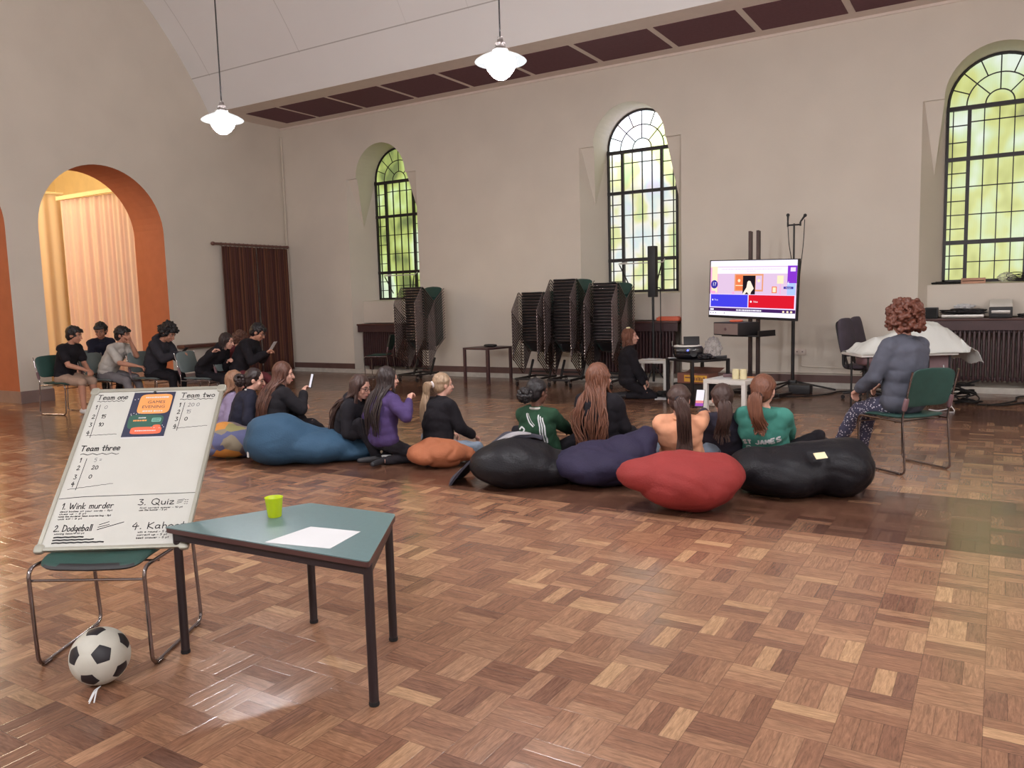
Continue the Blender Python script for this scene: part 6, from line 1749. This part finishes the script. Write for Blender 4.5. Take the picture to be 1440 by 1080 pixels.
b = MB(); b.box((0, 0, 0), (.080, .009, .165), bev=.004); ph = b.build('phone', M['blackplastic']); ph.location = q; ph.rotation_euler = (R(-25), 0, R(fdir(-2.14, 6.22, -6))); tag(ph, 'phone with a bright pink and white screen between the ponytailed girls', 'phone')
b = MB()
for z0, z1, mi in ((-.078, -.05, 2), (-.05, -.025, 1), (-.025, .078, 0)): b.face([(-.036, -.0050, z0), (.036, -.0050, z0), (.036, -.0050, z1), (-.036, -.0050, z1)], mi)
b.build('screen', [emat('phone_white', (246, 238, 246), 1.1), emat('phone_pink', (240, 150, 150), 1.0), emat('phone_purple', (170, 90, 190), 1.0)], ph, smooth=False, recalc=False)
# ---- the two women
PK_ = person('woman with auburn bob and hair clip kneeling in black, facing the television', -4.62, 10.80, -62, s=.98, pz=.24, lean=0, curl=8, neck=0, head=(-10, -4, 0), top='black', bottom='black', hair=('bob', 'redbrown'), seed=22, handR=(.14, .26, .12), handL=(-.10, .30, .22), elbR=(.6, -.5, -.3),
           footL=(-.08, -.04, .055), footR=(.08, -.04, .055), kneeL=(-.12, 1, 0), kneeR=(.12, 1, 0))
p = person('woman with curly red hair in denim jacket and patterned trousers on a green chair', -.66, 7.33, 52, s=1.02, pz=.555, lean=-4, curl=10, neck=0, head=(-16, 4, 0), top='denim', bottom='speckle', hair=('bigcurly', 'ginger'), collar='denim', seed=23, fat=1.06, hem=.03, handL=(-.20, .26, .64), handR=(.10, .30, .66),
           footL=(-.10, .62, .10), footR=(.06, .50, .075), kneeL=(0, .4, 1), kneeR=(0, .4, 1))

b = MB(); b.superell(PK_['hp']((.01, -.02, .128)), (.026 * 1.08, .030, .012), .5, .6, rot=PK_['Mh']); b.build('hair_clip', M['cream'], PK_['root'])

# lettering and stripes carried on the clothes
def letters(txt, x0, y0, h, w, gap=.25):
    caps = {'S': [(1, .95), (.3, 1), (.05, .78), (.2, .55), (.8, .45), (.95, .22), (.7, 0), (0, .05)], 'T': [[(0, 1), (1, 1)], [(.5, 1), (.5, 0)]], 'J': [(.9, 1), (.9, .2), (.6, 0), (.2, .05), (.05, .3)],
            'A': [[(0, 0), (.5, 1), (1, 0)], [(.2, .38), (.8, .38)]], 'M': [(0, 0), (.05, 1), (.5, .35), (.95, 1), (1, 0)], 'E': [[(.95, 1), (0, 1), (0, 0), (.95, 0)], [(0, .5), (.8, .5)]]}
    out = []; x = x0
    for ch in txt:
        if ch == ' ': x += h * .6; continue
        g = caps[ch]; g = [g] if not isinstance(g[0], list) else g
        for st in g: out += stroke_quads([(x + px_ * h * .72, y0 + py_ * h) for px_, py_ in st], w)
        x += h * (.72 + gap)
    return out
it = [([(u_, v_ + .16 * (u_ + .15)) for u_, v_ in q_], m_) for q_, m_ in letters('ST JAMES', -.150, -.065, .042, .0145)]
for pts in ([(-.13, -.09), (-.10, -.075), (-.07, -.09), (-.09, -.115), (-.13, -.11), (-.13, -.09)], [(-.06, -.085), (-.02, -.08), (.0, -.1), (-.03, -.115), (-.06, -.105), (-.06, -.085)], [(.02, -.085), (.06, -.075), (.10, -.09), (.08, -.115), (.03, -.11), (.02, -.085)], [(-.12, -.13), (-.04, -.125), (.04, -.13), (.12, -.12)]):
    it += stroke_quads(pts, .005)
stick_on(P17, P17['top'], it, 'lettering', M['paper'])
it = []
for k_ in range(3): it += stroke_quads([(.055 + .020 * k_, .155 - .010 * k_), (.075 + .020 * k_, .05), (.070 + .020 * k_, -.10)], .011)
it += stroke_quads([(-.055, .165), (-.02, .09), (.02, .06)], .012) + stroke_quads([(-.04, .165), (0, .10), (.03, .07)], .004)
it += stroke_quads([(-.13, .02), (-.10, .05), (-.07, .03), (-.09, .0), (-.06, -.02), (-.09, -.05)], .014)
stick_on(P13, P13['top'], it, 'stripes', M['paper'])

# ------------------------------------------------------------------ beanbags
def bag_mat(key, c, **kw): M[key] = mat(key, c, **dict(dict(rough=.75, var=.08, scale=5, bump=.3, bscale=70, spec=.3), **kw))
bag_mat('bag_blue', (46, 74, 98)); bag_mat('bag_orange', (158, 94, 64)); bag_mat('bag_black', (32, 29, 34), rough=.5); bag_mat('bag_purple', (38, 32, 56)); bag_mat('bag_red', (132, 44, 42)); bag_mat('bag_vinyl', (25, 23, 27), rough=.45, spec=.2)
def beanbag(label, loc, rz, prims, mt, amp=.03, sc=3.2, name='beanbag', seed=0, wr=.012):
    t = thing(name, label, 'beanbag', loc, rz)
    b = MB()
    for pr_ in prims:
        if len(pr_) == 2: b.ell(pr_[0], pr_[1], nu=28, nv=18)
        else: b.cone(*pr_)
    me = remesh(b, .017, 14, .6, noise_amp=amp, noise_scale=sc, flatz=.002, detail=2)
    # fabric creases
    n = len(me.vertices); co = np.empty(n * 3, np.float32); me.vertices.foreach_get('co', co); co = co.reshape(-1, 3)
    no = np.empty(n * 3, np.float32); me.vertices.foreach_get('normal', no); no = no.reshape(-1, 3)
    d = np.array([max(0.0, .28 - abs(mnoise.noise(V((p[0] * 5 + p[1] * 3 + seed, p[1] * 5, p[2] * 7))))) for p in co], np.float32)
    co -= no * (d * wr * 3.0)[:, None]; co[:, 2] = np.maximum(co[:, 2], .002)
    me.vertices.foreach_set('co', co.ravel())
    mlink('cover', me, mt, t)
    return t
def seam(t, pts, r=.006, mt=None):
    b = MB(); b.tube(catmull(pts, 8), r, n=6); b.build('seam', mt, t)

# local x runs along the picture's left-right, y away from the camera
vx = R(42)
t = beanbag('blue beanbag, tall on its left and sloping down to the right', (-5.66, 5.38, 0), R(36), [((-.22, 0, .21), (.34, .34, .24)), ((-.26, .0, .34), (.26, .28, .15)), ((.12, .0, .15), (.42, .33, .17)), ((.44, .02, .09), (.30, .24, .10)), ((-.24, 0, .25), (.52, .02, .08), .23, .09)], M['bag_blue'], amp=.016, seed=1, wr=.006)
b = MB(); b.box((-.47, -.22, .13), (.03, .006, .05), rot=rotz(-.9)); b.build('care_tag', M['paper'], t)
def patchwork():
    m, nt, out = nodemat('patchwork_cloth')
    p_ = nt.nodes.new('ShaderNodeBsdfPrincipled'); nt.links.new(p_.outputs[0], out.inputs[0]); p_.inputs['Roughness'].default_value = .85
    tc = nt.nodes.new('ShaderNodeTexCoord'); v = N(nt, 'ShaderNodeTexVoronoi', Scale=7.5, Randomness=.8); nt.links.new(tc.outputs['Object'], v.inputs['Vector'])
    sp_ = nt.nodes.new('ShaderNodeSeparateColor'); nt.links.new(v.outputs['Color'], sp_.inputs[0])
    r_ = nt.nodes.new('ShaderNodeValToRGB'); r_.color_ramp.interpolation = 'CONSTANT'; nt.links.new(sp_.outputs[0], r_.inputs[0])
    cs = [(80, 82, 116), (130, 122, 78), (184, 122, 54), (92, 96, 128), (124, 112, 94), (100, 84, 88)]
    r_.color_ramp.elements[0].color = rgb(*cs[0]); r_.color_ramp.elements[1].position = .17; r_.color_ramp.elements[1].color = rgb(*cs[1])
    for i, c in enumerate(cs[2:]):
        e = r_.color_ramp.elements.new(.34 + .166 * i); e.color = rgb(*c)
    nt.links.new(r_.outputs[0], p_.inputs['Base Color'])
    return m
M['patch'] = patchwork()
beanbag('patchwork beanbag in grey, ochre and orange left of the blue one', (-6.56, 5.28, 0), R(36), [((0, 0, .15), (.34, .30, .17)), ((-.06, .05, .24), (.22, .2, .1))], M['patch'], seed=2)
beanbag('orange beanbag behind the blonde girl', (-4.33, 5.74, 0), R(36), [((0, 0, .12), (.29, .24, .135)), ((-.02, .02, .18), (.18, .16, .09)), ((.26, .08, .11), (.12, .10, .09))], M['bag_orange'], seed=3, wr=.02)
beanbag('black beanbag under the child in green, left of the red one', (-3.26, 5.46, 0), R(28), [((-.06, 0, .17), (.38, .34, .20)), ((-.04, .03, .24), (.30, .26, .14)), ((.2, .06, .13), (.3, .3, .15))], M['bag_vinyl'], amp=.02, seed=4, wr=.006)
beanbag('dark purple beanbag between the black and red ones', (-2.66, 5.78, 0), R(28), [((-.05, 0, .16), (.40, .36, .18)), ((.18, .05, .23), (.24, .26, .17)), ((.32, .08, .33), (.10, .16, .10))], M['bag_purple'], seed=5)
t = beanbag('red beanbag, nearest to the camera', (-1.86, 5.28, 0), R(24), [((.04, 0, .19), (.36, .33, .20)), ((.20, .02, .23), (.25, .26, .16)), ((-.22, .0, .25), (.24, .22, .12)), ((.02, .02, .31), (.32, .22, .10))], M['bag_red'], amp=.022, seed=6, wr=.007)
t = beanbag('black vinyl beanbag with a white label, right of the red one', (-1.13, 6.10, 0), R(24), [((.16, 0, .20), (.27, .30, .22)), ((.19, .02, .29), (.22, .24, .12)), ((-.20, .0, .16), (.36, .32, .19)), ((-.40, .02, .18), (.22, .26, .17)), ((-.36, 0, .17), (.16, 0, .21), .18, .21)], M['bag_vinyl'], amp=.02, seed=7, wr=.008)
b = MB(); b.box((-.02, -.245, .335), (.10, .05, .006), rot=rotz(.5) @ rotx(R(48))); b.build('label', M['cream'], t)
# jacket thrown over the left-hand black beanbag
M['jacket'] = mat('dark_jacket', (52, 50, 62), rough=.8, bump=.2, bscale=50); M['lining'] = mat('jacket_lining', (150, 146, 150), rough=.9)
t = thing('jacket', 'dark jacket with grey lining thrown over the left-hand black beanbag', 'jacket', (-3.26, 5.46, -.05), R(28))
def jk(u, v):
    X = -.62 + .78 * u; Y = -.02 + .34 * v
    top = .43 - 1.15 * max(0, -.12 - X) ** 1.55 - .5 * max(0, X) ** 2
    return (X, Y - .06 * math.sin(u * 5), max(.03, top + .02 * math.sin(9 * u + 3 * v) + .015 * mnoise.noise(V((X * 9, Y * 9, 1))) - .35 * max(0, v - .6) ** 2))
b = MB(); b.grid(jk, 40, 16, thick=.018); b.build('shell', M['jacket'], t, ang=60)
b = MB(); b.grid(lambda u, v: tuple(V(jk(.28 + .6 * u, .02 + .35 * v)) + V((0, -.012, .012))), 24, 8, thick=.006); b.build('lining', M['lining'], t, ang=60)
# ------------------------------------------------------------------ camera, lights, view
cam = bpy.data.cameras.new('camera'); co = bpy.data.objects.new('camera', cam); COL.objects.link(co)
scene.camera = co
cam.sensor_width = 36.0; cam.sensor_fit = 'HORIZONTAL'; cam.lens = 1120.0 / 1440.0 * 36.0
cam.clip_start = 0.05; cam.clip_end = 200
def cam_axes(yaw, pitch, roll):
    cy, sy, cp, sp = math.cos(yaw), math.sin(yaw), math.cos(pitch), math.sin(pitch)
    fwd = V((sy * cp, cy * cp, sp)); right = V((cy, -sy, 0)); up = right.cross(fwd)
    c, s = math.cos(roll), math.sin(roll)
    return c * right + s * up, -s * right + c * up, fwd
rt, up, fw = cam_axes(R(-31.489), R(-6.096), R(-1.598))
mw = Matrix.Identity(4)
for i in range(3): mw[i][0], mw[i][1], mw[i][2] = rt[i], up[i], -fw[i]
mw.translation = (0, 0, 1.5)
co.matrix_world = mw

w = bpy.data.worlds.new('world'); scene.world = w; w.use_nodes = True
w.node_tree.nodes['Background'].inputs[0].default_value = (0.8, 0.85, 0.9, 1)
w.node_tree.nodes['Background'].inputs[1].default_value = 0.3

# warm lamps of the room beyond the arches
for loc, pw, col in (((-17.2, 7.2, 4.3), WARM, (1.0, 0.82, 0.60)), ((-17.0, 3.0, 4.3), WARM * .8, (1.0, 0.82, 0.60))):
    l = bpy.data.lights.new('warm_lamp', 'POINT'); l.energy = pw; l.color = col; l.shadow_soft_size = 0.25
    o = bpy.data.objects.new('warm_lamp', l); COL.objects.link(o); o.location = loc

vs = scene.view_settings
vs.view_transform = 'Standard'; vs.look = 'None'; vs.gamma = 1.0; vs.exposure = EXPOSURE; vs.use_curve_mapping = False
scene.cycles.use_denoising = True
scene.cycles.max_bounces = 8
scene.cycles.diffuse_bounces = 5
scene.cycles.sample_clamp_indirect = 6.0
